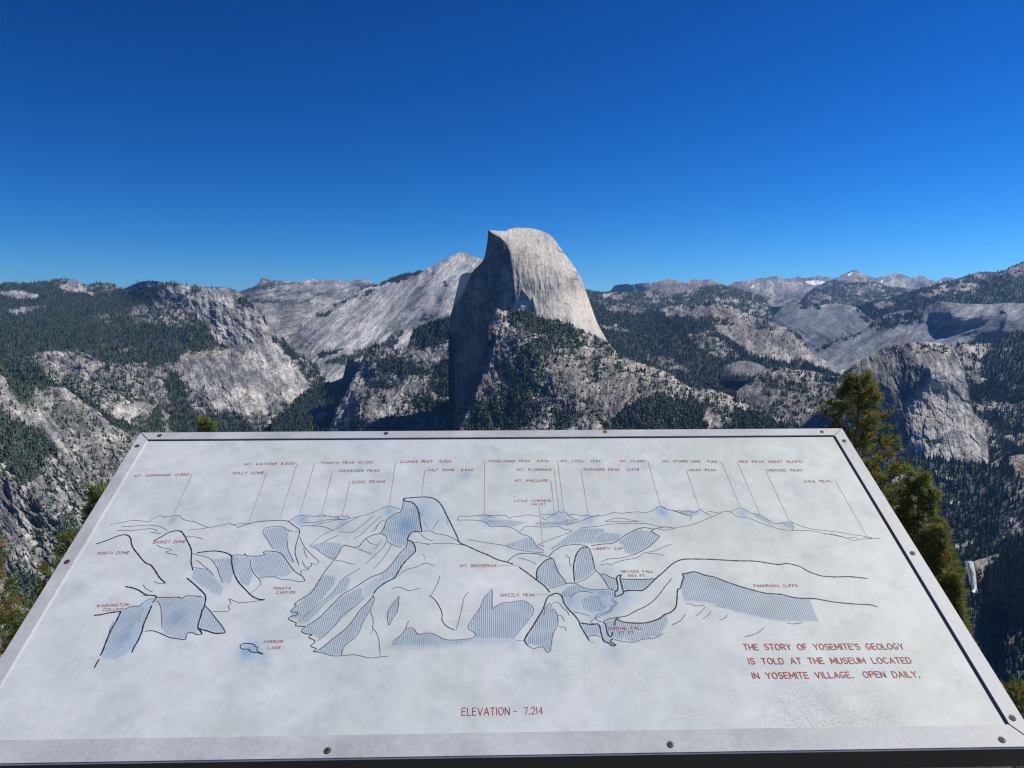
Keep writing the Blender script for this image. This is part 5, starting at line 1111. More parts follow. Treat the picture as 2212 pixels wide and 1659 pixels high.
fine_lines = [a1((268,838),(310,828),(380,818),(430,804),(500,804),(570,815),(600,795),(630,777),(680,766),(693,775),(700,783)), a1((700,775),(770,766),(820,767),(835,785),(870,802),(940,815),(1000,840),(1050,857),(1130,845),(1215,828),(1235,836),(1275,848)),
 a1((1235,838),(1300,828),(1375,824)), a1((355,852),(450,848),(560,840),(640,845),(690,862),(725,885)), a1((322,881),(430,883),(520,875),(590,867),(630,880),(642,893)), a1((590,896),(640,904),(675,908)), a1((882,880),(940,873),(1000,868),(1050,857)),
 a1((618,1286),(650,1300),(705,1304)), a1((635,995),(680,1018),(730,1025),(755,1035),(735,1045),(710,1050),(735,1065),(780,1072),(802,1085)), a1((865,932),(920,932),(965,938),(1005,952)),
 a1((1560,1028),(1520,965),(1483,905),(1482,880),(1500,862),(1540,855),(1600,850),(1640,855),(1660,872),(1690,880),(1720,895)), a1((1672,960),(1678,1030),(1700,1080),(1725,1140)),
 a1((1770,930),(1800,1000),(1850,1060),(1915,1120),(1920,1138),(1890,1150),(1860,1140),(1865,1165),(1840,1170),(1840,1190),(1780,1200),(1785,1225),(1770,1232)), a1((1800,1020),(1815,1070),(1830,1102)), a1((1790,1122),(1810,1165),(1838,1188)), a1((1735,890),(1765,892)),
 a1((918,1065),(980,1080),(1050,1100),(1090,1140),(1120,1190),(1140,1250),(1165,1300)), a1((950,1115),(990,1145),(1020,1172),(1048,1187)), a1((930,1175),(1000,1185),(1050,1195),(1087,1238)), a1((1380,1110),(1385,1170),(1410,1225),(1450,1270),(1462,1300),(1445,1330),(1380,1380)),
 a1((1445,1262),(1500,1250),(1570,1250),(1620,1268),(1680,1272),(1750,1285),(1800,1288),(1813,1281)), a1((515,1402),(560,1398),(615,1398)), a1((530,1312),(555,1345),(608,1370)), a1((635,1435),(665,1475),(675,1540),(680,1659)),
 a1((1080,1524),(1150,1526),(1200,1522),(1215,1505),(1205,1480),(1225,1460),(1212,1425),(1230,1430),(1260,1445),(1310,1455),(1400,1445),(1498,1432)), b1((530,350),(570,325),(620,318)), b1((300,500),(270,550),(262,590)),
 a2((998,905),(1045,930),(1060,970),(1110,1000),(1170,1020)), a2((1325,890),(1400,885),(1430,905),(1520,920),(1580,945),(1630,978)), a2((1265,975),(1350,985),(1400,990)), a2((1360,995),(1450,985),(1560,985),(1670,1000)),
 a2((1310,735),(1335,768)), a2((1340,812),(1378,865)), a2((1465,803),(1435,840),(1420,872)), a2((1525,790),(1540,850)), a2((1315,905),(1360,945),(1420,965)),
 a2((765,785),(830,772),(900,755),(980,725),(1030,700),(1070,692),(1110,700),(1160,715)), a2((945,768),(870,830),(820,870),(780,895),(665,893)), a2((1010,765),(950,820),(880,880),(860,905),(785,952)), a2((1008,810),(970,850),(925,900)), a2((1040,803),(1000,815),(955,890)),
 a2((272,808),(310,790),(358,765),(420,768),(500,770),(570,768),(640,778),(700,795),(765,785)), a2((500,765),(535,758),(560,762),(572,770)), a2((640,778),(660,770),(670,780),(690,765),(725,775),(735,765),(762,785)),
 a2((388,822),(500,815),(600,795),(700,795)), a2((447,848),(560,820),(680,795)), a2((370,848),(450,845),(560,855),(628,885)), a2((440,1005),(500,950),(560,910),(650,870),(720,830),(830,775)), a2((440,1005),(490,1025),(530,1055),(580,1090),(635,1112)),
 a2((670,920),(600,950),(530,990)), a2((645,1120),(700,1125),(750,1142),(800,1152)), a2((890,952),(925,985),(975,992)), a2((1008,955),(980,1000),(955,1035)), a2((820,1025),(870,1045),(935,1070)), a2((1050,970),(1020,1020),(950,1085),(885,1148)), a2((1090,990),(1060,1050),(1000,1130),(945,1190)),
 a2((1340,1065),(1355,1108)), a2((1105,1270),(1160,1225),(1215,1190),(1290,1170),(1360,1140),(1428,1162)), a2((1090,1347),(1130,1330),(1180,1340),(1230,1358),(1317,1338)), a2((1475,1235),(1450,1310),(1400,1400)), b2((1702,262),(1665,310),(1640,420),(1602,567)),
 b2((1150,298),(1142,380),(1130,430),(1095,480),(1070,528),(1057,470),(1058,430),(1080,385),(1110,345),(1150,298)), b2((845,75),(770,120),(700,165),(640,250),(580,310),(480,390),(335,515)), b2((880,305),(800,380),(700,450),(640,530),(560,610),(500,655)),
 b2((945,290),(953,330),(925,410),(945,490),(940,550),(965,580),(990,650),(1000,773)), b2((945,548),(930,595)), b2((920,410),(870,490),(815,610),(720,690),(690,770)), b2((470,738),(530,745),(620,770),(700,770),(790,762),(860,775),(920,788),(990,780),(1065,775)),
 b2((1228,490),(1205,548),(1240,548),(1270,560),(1300,600),(1370,590),(1430,600),(1510,640),(1600,645),(1700,635),(1750,620),(1750,590),(1700,560),(1700,530),(1740,460),(1790,390),(1820,315),(1850,280),(1885,245),(1887,385),(1905,388),(1960,355),(2040,345),(2110,335),(2160,345),(2210,390),(2205,440),(2130,540),(2070,610),(2050,637)),
 b2((1205,548),(1170,600),(1100,655)),
 a3((5,800),(15,770),(85,770),(150,765),(215,760),(270,765),(370,762),(415,785),(440,775),(490,770),(560,758),(610,765),(650,770),(670,757),(740,757),(790,745)), a3((670,770),(690,795),(740,770),(780,750),(805,732),(830,745),(850,735),(880,760),(920,790),(960,800)),
 a3((165,765),(215,758),(255,770),(305,783)), a3((880,760),(930,755),(990,765),(1038,763),(1060,770),(1090,770),(1105,760),(1130,768)), a3((0,800),(100,800),(170,803),(235,820),(265,850),(380,850),(450,870),(500,905),(580,935),(620,990),(650,1020),(690,1045)),
 a3((850,840),(960,815),(1060,775),(1150,765),(1225,745),(1240,738),(1300,745),(1420,735),(1500,740),(1570,715),(1580,700),(1610,692),(1640,700),(1660,715),(1720,725),(1790,750),(1850,770)), a3((500,888),(530,860),(560,848),(690,855),(800,850),(840,870),(910,885),(860,910),(780,940),(660,985),(650,995),(690,1010)),
 a3((980,862),(1100,850),(1200,835),(1300,828),(1400,828),(1500,828),(1600,852),(1640,855)), a3((82,952),(200,975),(370,1000),(440,1025),(560,1048),(690,1058)), a3((480,1098),(540,1112),(600,1135),(628,1152)), a3((895,1085),(890,1130),(905,1170)), a3((868,1072),(885,1103)), a3((850,1070),(868,1100)),
 a3((1380,1080),(1300,1100),(1200,1108),(1140,1130)), a3((1135,1155),(1200,1145),(1215,1155),(1260,1135),(1330,1115),(1420,1100),(1480,1060),(1560,1045),(1640,1010),(1700,990)), a3((1500,1062),(1600,1070),(1642,1083)), a3((1170,813),(1230,790),(1300,785),(1380,800),(1430,812),(1170,813)),
 a3((1595,870),(1640,880),(1665,878),(1780,850),(1850,840),(1980,790),(2060,755),(2100,735),(2140,730),(2170,740)), a3((862,1300),(920,1300),(1000,1275),(1060,1240),(1098,1198)),
 a4((200,1462),(240,1465),(290,1480),(355,1472)), a4((428,1478),(520,1498)), a4((355,1487),(320,1530),(275,1563)), a4((405,1520),(370,1560),(335,1582)), a4((533,1548),(510,1575),(468,1592)), a4((200,1542),(160,1595),(93,1632)), a4((1003,1615),(1050,1622),(1130,1612)),
 a4((0,690),(40,710),(110,728),(200,760),(250,770),(240,790),(233,805)), a4((110,735),(130,725),(200,730),(215,722),(260,738),(300,725),(318,715),(330,725),(360,745),(400,762)), a4((360,745),(385,732),(430,738),(480,748)),
 a4((525,730),(560,738),(610,772),(700,785),(800,825),(870,850),(950,872),(1050,882),(1200,885),(1300,905),(1400,925),(1480,943)), a4((560,738),(600,712),(632,703),(670,718),(710,742),(790,760),(860,800),(915,828),(970,820),(1040,815),(1110,845),(1200,870),(1320,885),(1420,897),(1520,915),(1600,925),(1640,940),(1740,947)),
 a4((1290,912),(1350,910),(1430,928),(1490,948),(1540,960),(1600,950),(1690,945)), a4((1480,942),(1530,938),(1568,945)), a4((1610,938),(1628,925),(1660,935),(1680,943)), a4((1040,815),(1055,850),(1045,880)),
 b3((558,688),(600,712),(640,705),(680,700),(710,742),(735,735),(745,690),(760,600),(790,540),(800,500),(790,440),(765,402),(745,412)), b3((1050,655),(1085,670)), b3((755,362),(775,345),(810,355),(840,395),(870,415),(888,455)), b3((795,445),(830,460),(852,500)), b3((800,530),(830,560)), b3((820,540),(850,545),(865,573)), b3((685,450),(700,390),(730,357),(752,382)),
 b3((470,650),(535,652)), b3((720,240),(780,225),(860,200),(930,195),(990,225),(1060,245),(1160,245),(1240,240)), b3((905,312),(915,290),(950,270),(1000,260),(1080,270)), b3((920,422),(980,435),(1050,455)),
 b3((1250,300),(1225,330),(1255,355),(1220,380),(1210,410),(1160,430),(1110,445),(1095,460),(1110,490),(1150,505)), b3((1240,330),(1268,355),(1230,390),(1225,410),(1170,440),(1100,470),(1070,490),(1060,510),(1110,520)),
 b3((1240,640),(1320,658),(1400,662),(1470,640),(1560,630),(1635,592)), b3((1035,618),(1100,608),(1140,625)), b3((1810,435),(1770,490),(1703,525)), b3((1703,525),(1720,515)), b4((0,620),(60,605),(110,585),(160,542))]
leaders = [a1((888,438),(920,438),(770,758)), a1((1482,427),(1507,427),(1370,812)), a1((1722,353),(1750,353),(1612,795)), a2((520,350),(480,350),(362,755)), a2((655,413),(622,413),(537,755)), a2((778,500),(758,500),(700,768)), a2((1150,340),(1122,340),(1070,692)), a2((1372,405),(1352,405),(1330,607)), a2((1850,333),(1825,333),(1825,752)),
 a3((650,685),(678,1012)), a3((720,485),(742,485),(770,735)), a3((752,398),(768,398),(805,718)), a3((820,330),(795,330),(845,732)), a3((1005,398),(980,398),(1038,757)), a3((1492,335),(1510,335),(1610,685)), a4((460,337),(485,337),(630,695)), a3((1838,403),(1815,403),(1918,708)), a4((625,337),(608,337),(790,757)), a4((852,405),(833,405),(1022,808)), a4((1357,492),(1388,492),(1628,917)),
 a3((322,1162),(505,1160)), a3((625,1391),(735,1391)), a3((1082,1027),(1050,1027))]
hatched = [a1((1490,870),(1640,855),(1690,885),(1675,960),(1680,1030),(1725,1140),(1700,1140),(1560,1028),(1483,905)), a1((930,1180),(1050,1195),(1085,1235),(1165,1340),(1135,1405),(1060,1370),(915,1270)), a1((1065,1105),(1228,1105),(1245,1210),(1215,1315),(1140,1270),(1110,1160)),
 a1((1235,1090),(1375,1085),(1385,1170),(1400,1240),(1360,1325),(1300,1300),(1240,1180)), a1((1385,1100),(1480,1085),(1500,1050),(1610,1060),(1720,1210),(1660,1250),(1450,1255),(1400,1200)), b1((400,400),(545,370),(520,450),(400,640),(310,770),(245,760),(215,720),(280,560),(350,440)),
 b1((640,318),(1000,300),(1015,310),(1005,380),(975,480),(965,560),(960,600),(880,590),(865,640),(780,630),(690,600),(680,540),(670,400)), b1((1015,385),(1060,415),(1150,530),(1180,590),(1040,575),(968,552),(985,470)), a2((445,1000),(500,985),(600,975),(690,985),(690,1010),(635,1112),(580,1085),(530,1050),(480,1020)),
 a2((1190,645),(1250,658),(1290,700),(1318,830),(1322,888),(1250,895),(1220,940),(1205,1005),(1170,1015),(1090,980),(1060,940),(1000,905),(1040,830),(1080,775),(1160,740),(1180,690)), a2((1220,955),(1250,970),(1275,1010),(1270,1050),(1200,1120),(1120,1240),(1000,1290),(1000,1260),(1040,1215),(1120,1130),(1190,1040)),
 b2((520,160),(560,128),(640,140),(640,200),(560,300),(440,440),(350,490),(290,480),(290,420),(360,350),(450,270),(500,180)), b2((760,150),(740,250),(640,300),(560,370),(430,510),(340,520),(440,430),(560,340),(650,240),(720,150)), b2((860,240),(850,330),(760,420),(640,540),(520,640),(460,610),(385,580),(420,540),(560,440),(700,300),(830,230)),
 b2((945,290),(950,340),(920,410),(870,490),(810,610),(720,690),(690,768),(560,760),(510,735),(560,690),(700,590),(770,520),(860,400)), b2((1150,298),(1142,380),(1130,430),(1095,480),(1070,528),(1057,470),(1058,430),(1080,385),(1110,345)),
 b2((1205,550),(1270,560),(1300,602),(1370,592),(1430,602),(1510,642),(1600,647),(1745,635),(1745,655),(1600,690),(1400,692),(1085,695),(1100,655),(1170,600)), b2((1885,250),(1887,385),(1960,357),(2110,337),(2160,347),(2205,392),(2200,440),(2130,540),(2040,638),(1755,638),(1750,590),(1700,550),(1740,460),(1800,370),(1830,300)),
 a3((240,800),(400,798),(560,815),(500,840),(430,858),(270,845)), a3((605,835),(640,812),(830,815),(860,790),(960,805),(920,835),(850,842),(700,845)), a3((370,1000),(540,940),(580,935),(620,990),(650,1030),(560,1048),(450,1020)), a3((720,1030),(800,985),(860,930),(980,865),(1160,868),(1170,890),(1100,925),(1080,990),(1000,985),(900,990),(800,1010),(760,1040)),
 a3((1085,985),(1100,930),(1160,895),(1290,910),(1290,940),(1240,975)), a3((1270,975),(1410,878),(1550,885),(1598,932),(1520,1010),(1380,1075),(1330,1060),(1310,1000)), a3((640,1200),(700,1125),(760,1110),(800,1210),(855,1300),(740,1340),(632,1275)), a3((940,1090),(990,1020),(1035,1018),(1075,1110),(1095,1190),(1040,1250),(932,1285)),
 a3((1135,1230),(1170,1228),(1250,1262),(1265,1270),(1265,1352),(1215,1345),(1180,1300)), a3((1290,1262),(1400,1270),(1510,1270),(1570,1268),(1480,1345),(1400,1357),(1310,1360)), a4((185,1225),(275,1212),(430,1255),(600,1318),(830,1380),(1100,1420),(1185,1425),(1255,1605),(1000,1605),(860,1590),(600,1530),(450,1480),(350,1450),(185,1445),(160,1350)),
 a4((115,735),(215,722),(300,728),(315,720),(290,760),(250,768),(180,755)), a4((712,745),(790,762),(860,800),(905,855),(850,830),(790,800)), a4((915,825),(1040,817),(1052,850),(1045,878),(980,845)),
 b3((730,360),(750,400),(790,440),(800,500),(760,600),(740,735),(705,738),(680,700),(560,680),(545,640),(640,470),(690,395)), b3((910,210),(950,205),(1060,250),(1240,255),(1240,300),(1150,300),(1080,265),(960,265),(900,310),(830,310),(820,270)), b3((990,320),(1060,290),(1150,300),(1135,340),(1190,380),(1150,425),(1040,430),(1000,400)),
 b3((980,515),(1115,525),(1135,600),(1090,610),(1035,615),(1000,570)), b3((1175,500),(1255,475),(1320,505),(1500,510),(1600,475),(1660,440),(1670,510),(1600,620),(1480,640),(1400,662),(1240,630),(1200,600))]
washed_only = [b1((380,402),(440,380),(500,375),(570,325),(605,335),(595,390),(540,500),(530,560),(470,690),(380,770),(300,798),(230,795),(195,765),(240,650),(320,490)), b2((860,240),(1000,120),(1220,-100),(1270,-90),(1180,50),(1100,160),(980,240),(870,330)), b2((1085,690),(1400,690),(1750,640),(2050,645),(2050,655),(1700,680),(1500,715),(1065,715)),
 a2((1190,640),(1340,620),(1450,650),(1560,850),(1500,900),(1330,890)), b3((840,300),(1240,240),(1340,260),(1500,260),(1250,470),(1150,500),(1050,500),(920,440)), b3((1115,520),(1180,520),(1220,640),(1250,685),(1170,660)), a3((1060,1100),(1300,1240),(1140,1230))]
HATCH_W = .0034

for p in thick:
    ink = Ink(); ink.stroke(bpath(p), .0021, vary=.6); ink.done('outline_stroke', M_INK)
for p in medium:
    ink = Ink(); ink.stroke(bpath(p), .0013, z=.00012, vary=.4); ink.done('contour_stroke', M_INK)
for p in fine_lines:
    ink = Ink(); ink.stroke(bpath(p), .00095, z=.00014, vary=.3); ink.done('fine_stroke', M_THIN)
for p in leaders:
    ink = Ink(); ink.stroke(bpath(p, False), .0009, z=.00016); ink.done('leader_line', M_LEAD)
for p in hatched:
    ink = Ink()
    q = on_board(np.array(p)[:, 0], np.array(p)[:, 1])
    sp = .0043 if p[0][0] > 2650 and q[:, 0].max() - q[:, 0].min() > .2 else (.0037 if p[0][0] < 1000 else (.0034 if p[0][0] < 2050 and p[0][1] < 2200 else .0029))
    x = math.floor(q[:, 0].min() / sp) * sp + sp
    while x < q[:, 0].max():
        ys = []
        for i in range(len(q)):
            (ax, ay), (bx, by) = q[i], q[(i + 1) % len(q)]
            if (ax > x) != (bx > x): ys.append(ay + (by - ay) * (x - ax) / (bx - ax))
        ys.sort()
        for k in range(0, len(ys) - 1, 2):
            if ys[k + 1] - ys[k] > .002:
                j = rng.uniform(0, .0025)
                ink.stroke(np.array([[x, ys[k] + .0004], [x + .0002, ys[k + 1] - .0006 - j]]), .0006, z=.00018)
        x += sp
    if ink.n: ink.done('hatching', M_HATCH)['kind'] = 'stuff'

# ---- plate, with the blue washes of the print in its paint
def plate():
    nx, ny = 560, 380
    x = np.linspace(RAIL_L - .006, BW - RAIL_R + .006, nx); y = np.linspace(RAIL_T - .006, BH - RAIL_B + .006, ny)
    X, Y = np.meshgrid(x, y)
    w = np.zeros(X.shape); dk = np.zeros(X.shape)
    def over(poly, val, soft):
        q = on_board(np.array(poly)[:, 0], np.array(poly)[:, 1])
        m = (X > q[:, 0].min() - .02) & (X < q[:, 0].max() + .02) & (Y > q[:, 1].min() - .02) & (Y < q[:, 1].max() + .02)
        if not m.any(): return
        s = signed(X[m], Y[m], q)
        w[m] = np.maximum(w[m], val * sstep(s, -soft, soft))
    for p in hatched: over(p, .42, .0022)
    for i, p in enumerate(washed_only): over(p, (.55, .38, .5, .3, .35, .5, .3)[i], (.002, .003, .006, .012, .012, .003, .01)[i])
    blobs = [(a1, 765, 795, 38, .75), (a2, 385, 795, 48, .8), (a2, 525, 795, 32, .35), (a2, 708, 812, 42, .6), (a2, 1070, 735, 55, .65), (a2, 1330, 720, 70, .35), (a2, 1200, 850, 100, .5), (a2, 1190, 835, 30, .4), (a2, 1675, 440, 42, .6), (a2, 1500, 360, 40, .25), (a2, 870, 360, 60, .25),
             (a3, 225, 785, 45, .7), (a3, 240, 835, 40, .4), (a3, 800, 770, 75, .6), (a3, 1045, 790, 48, .7), (a3, 1100, 350, 45, .4), (a3, 1620, 735, 55, .8), (a3, 1390, 430, 50, .22), (a4, 645, 748, 45, .7), (a3, 1930, 745, 35, .4), (b1, 1385, 720, 85, .75), (b1, 1330, 760, 70, .4), (b1, 1480, 780, 60, .4),
             (b3, 1150, 330, 140, .35), (b3, 880, 330, 60, .5), (b3, 440, 690, 40, .35), (b3, 1230, 720, 90, .3), (b3, 1330, 290, 60, .3), (a3, 790, 1170, 50, .3), (a3, 640, 1040, 50, .35), (a1, 800, 1010, 60, .25), (b1, 800, 470, 70, .4), (b1, 380, 640, 60, .3), (a1, 690, 500, 80, .12), (b4, 1060, 880, 90, .12)]
    for f, cx, cy, r, v in blobs:
        (px, py), = f((cx, cy)); (qx, qy), = f((cx + r, cy))
        c = on_board(np.array([px, qx]), np.array([py, qy])); rr = np.linalg.norm(c[1] - c[0])
        d2 = ((X - c[0, 0]) ** 2 + ((Y - c[0, 1]) / 1.25) ** 2) / rr ** 2
        w += v * 1.05 * np.exp(-d2 * 1.1)
    mott = fbm(X * 9, Y * 9, 4, 5, .6)
    w = np.clip(w + .10 * mott * (w > .05), 0, 1)
    warmth = sstep(X + .5 * fbm(X * 2.5, Y * 2.5, 64, 3), .2, 1.2)  # sky reflection painted into the plate: bluer left, warmer right
    cloud = fbm(X * 3.2, Y * 3.6, 84, 5, .55)
    base = np.stack([.59 + .07 * mott + .05 * cloud + .01 * warmth, .625 + .06 * mott + .04 * cloud + .01 * warmth, .64 + .07 * mott + .05 * cloud - .035 * warmth + .02 * fbm(X * 6, Y * 6, 14, 4)], -1)
    blue = np.array([.19, .34, .52])
    spots = fbm(X * 14, Y * 14, 24, 5, .7)
    base = base * (1 - .1 * sstep(spots, .1, .6)[..., None] * np.array([1, .95, .7]))
    # weathered freckling along the lower edge
    lowm = sstep(Y, BH * .74, BH * .97) * sstep(X, .35, .75) * sstep(fbm(X * 5, Y * 7, 44, 4), -.15, .45)
    base = base * (1 - .05 * lowm[..., None])
    c = base * (1 - w[..., None] * .8) + blue * (w[..., None] * .8)
    P = np.stack([X, -Y, np.zeros(X.shape)], -1)
    idx = np.arange(nx * ny).reshape(ny, nx)
    q = np.stack([idx[1:, :-1], idx[1:, 1:], idx[:-1, 1:], idx[:-1, :-1]], -1).reshape(-1, 4)
    m, n, l, b = new_mat('printed_plate')
    at = n.new('ShaderNodeAttribute'); at.attribute_name = 'tint'
    tc = n.new('ShaderNodeTexCoord')
    t = n.new('ShaderNodeTexNoise'); t.inputs['Scale'].default_value = 22; t.inputs['Detail'].default_value = 9; t.inputs['Roughness'].default_value = .72
    l.new(tc.outputs['Object'], t.inputs['Vector'])
    r = n.new('ShaderNodeMapRange'); r.inputs[1].default_value = .3; r.inputs[2].default_value = .7; r.inputs[3].default_value = .86; r.inputs[4].default_value = 1.1
    l.new(t.outputs['Fac'], r.inputs[0])
    mx = n.new('ShaderNodeMix'); mx.data_type = 'RGBA'; mx.blend_type = 'MULTIPLY'; mx.inputs[0].default_value = 1
    fk = n.new('ShaderNodeTexNoise'); fk.inputs['Scale'].default_value = 330; fk.inputs['Detail'].default_value = 2
    l.new(tc.outputs['Object'], fk.inputs['Vector'])
    fr = n.new('ShaderNodeMapRange'); fr.inputs[1].default_value = .54; fr.inputs[2].default_value = .66; fr.inputs[3].default_value = 0; fr.inputs[4].default_value = .55
    l.new(fk.outputs['Fac'], fr.inputs[0])
    fm = n.new('ShaderNodeMath'); fm.operation = 'MULTIPLY'; l.new(fr.outputs[0], fm.inputs[0]); l.new(at.outputs['Alpha'], fm.inputs[1])
    fx = n.new('ShaderNodeMix'); fx.data_type = 'RGBA'; fx.inputs[7].default_value = (.22, .22, .20, 1)
    l.new(fm.outputs[0], fx.inputs[0]); l.new(at.outputs['Color'], fx.inputs[6])
    l.new(fx.outputs[2], mx.inputs[6]); l.new(r.outputs[0], mx.inputs[7]); l.new(mx.outputs[2], b.inputs['Base Color'])
    b.inputs['Roughness'].default_value = .55; b.inputs['Specular IOR Level'].default_value = .25
    o = obj('plate', mesh_np('plate', P.reshape(-1, 3), q, m, np.concatenate([c, lowm[..., None]], -1).reshape(-1, 4)), board)
plate()
# scratches
ink = Ink()
def scr(f, *p, w=.0009): ink.stroke(bpath(f(*p), False), w, z=.0002)
scr(b3, (1605,1286),(1720,1262),(1860,1235),(1975,1216)); scr(b3, (1893,1003),(1960,990),(2012,978)); scr(b3, (745,1555),(757,1500),(772,1440))
scr(b1, (1060,1040),(1148,938)); scr(b1, (1740,1205),(1805,1143)); scr(b3, (1482,912),(1540,978), w=.0006); scr(b2, (330,1205),(397,1142)); scr(b2, (975,1115),(1005,1070)); scr(a4, (1265,1015),(1355,995)); scr(a2, (1098,862),(1155,832)); scr(b1, (600,1300),(670,1150), w=.0004)
for i in range(46):
    x, y = rng.uniform(.08, 1.28), BH * rng.uniform(.12, .98); a = rng.uniform(-1.2, 1.6); L = rng.uniform(.004, .022)
    ink.stroke(np.array([[x, y], [x + L * math.cos(a), y - L * math.sin(a)]]), rng.uniform(.0002, .0005), z=LIP + .0002 if y > BH - RAIL_B else .0002)
ink.done('scratches', M_SCRATCH)['kind'] = 'stuff'

# ---- frame: four mitred strips, each standing proud of the plate
def rail(corners_out, corners_in, gap=.0006):
    """outer edge pair, inner edge pair in board coordinates"""
    o0, o1 = map(np.array, corners_out); i0, i1 = map(np.array, corners_in)
    d = (o1 - o0) / np.linalg.norm(o1 - o0)
    o0 = o0 + d * gap; o1 = o1 - d * gap; i0 = i0 + d * gap; i1 = i1 - d * gap
    import bmesh
    bm = bmesh.new()
    top = [bm.verts.new((p[0], -p[1], LIP)) for p in (o0, o1, i1, i0)]
    bot = [bm.verts.new((p[0], -p[1], -.0015)) for p in (o0, o1, i1, i0)]
    bm.faces.new(top); bm.faces.new(bot[::-1])
    for k in range(4):
        bm.faces.new((top[k], bot[k], bot[(k + 1) % 4], top[(k + 1) % 4]))
    bmesh.ops.recalc_face_normals(bm, faces=bm.faces)
    bmesh.ops.bevel(bm, geom=[e for e in bm.edges if e.verts[0].co.z > 0 and e.verts[1].co.z > 0], offset=.0009, segments=2, affect='EDGES')
    me = bpy.data.meshes.new('frame_strip'); bm.to_mesh(me); bm.free(); me.materials.append(M_ALU)
    obj('frame_strip', me, board)
O = [(0, 0), (BW, 0), (BW, BH), (0, BH)]
I = [(RAIL_L, RAIL_T), (BW - RAIL_R, RAIL_T), (BW - RAIL_R, BH - RAIL_B), (RAIL_L, BH - RAIL_B)]
for k in range(4):
    rail((O[k], O[(k + 1) % 4]), (I[k], I[(k + 1) % 4]), (.0007, .0002, .0002, .0003)[k])
M_GAP_SHADE = simple_mat('dark_joint_shadow', (.012, .012, .016), .9)  # black strips stand in for the frame lip's shadow as well as the joint
box('joint_shadow', RAIL_L, BW - RAIL_R - .0022, RAIL_T, RAIL_T + .0014, .0001, .0009, M_GAP_SHADE, bev=0)
box('joint_shadow', BW - RAIL_R - .0022, BW - RAIL_R, RAIL_T, BH - RAIL_B, .0001, .0010, M_GAP_SHADE, bev=0)
box('backing', .004, BW - .004, .004, BH - .004, -.012, -.0018, M_SKIRT)
box('skirt', .003, BW - .003, BH - .006, BH - .0008, -.044, -.0021, M_SKIRT)
box('skirt', .003, BW - .003, .002, .006, -.044, -.0125, M_SKIRT)
box('skirt', .003, .007, .0065, BH - .0065, -.044, -.0125, M_SKIRT)
box('skirt', BW - .007, BW - .003, .0065, BH - .0065, -.044, -.0125, M_SKIRT)

def screw_meshes(mat):
    import bmesh
    bm = bmesh.new(); r, n = .0044, 20
    ring = lambda rad, z: [bm.verts.new((rad * math.cos(2 * math.pi * i / n), rad * math.sin(2 * math.pi * i / n), z)) for i in range(n)]
    a, b_, c = ring(r, 0), ring(r * .96, .0007), ring(r * .55, .0011)
    for u, v in ((a, b_), (b_, c)):
        for i in range(n): bm.faces.new((u[i], u[(i + 1) % n], v[(i + 1) % n], v[i]))
    bm.faces.new(c)
    me = bpy.data.meshes.new('screw'); bm.to_mesh(me); bm.free(); me.materials.append(mat)
    return me
def slot_mesh():
    w, L = .0006, .0024
    pts = [(w, w), (w, L), (-w, L), (-w, w), (-L, w), (-L, -w), (-w, -w), (-w, -L), (w, -L), (w, -w), (L, -w), (L, w)]
    v = [(x, y, .00125) for x, y in pts] + [(x * .7, y * .7, .0002) for x, y in pts]
    f = [tuple(range(12))] + [(i, (i + 1) % 12, 12 + (i + 1) % 12, 12 + i) for i in range(12)]
    me = bpy.data.meshes.new('cross_recess'); me.from_pydata(v, [], f); me.materials.append(M_SLOT)
    return me
SM = [screw_meshes(m) for m in M_SCREW]; XM = slot_mesh()
for px, py, k, lab in [(629,1715,0,None),(1521,1706,0,None),(2384,1700,1,'brassy screw'),(3238,1700,1,'brassy screw'),(541,1756,0,None),(265,2212,2,'rusty red screw'),(3325,1736,0,None),(3594,2178,0,None),(3987,2826,0,None),(1290,2955,0,None),(2640,2931,0,None),(3945,2912,0,None)]:
    c = on_board(np.array([px]), np.array([py]), LIP)[0]
    s = bpy.data.objects.new('screw', SM[k]); s.location = (c[0], -c[1], LIP); s.rotation_euler = (0, 0, rng.uniform(0, 1.57)); link(s, board)
    if lab: s['label'] = lab
    x = bpy.data.objects.new('cross_recess', XM); link(x, s)

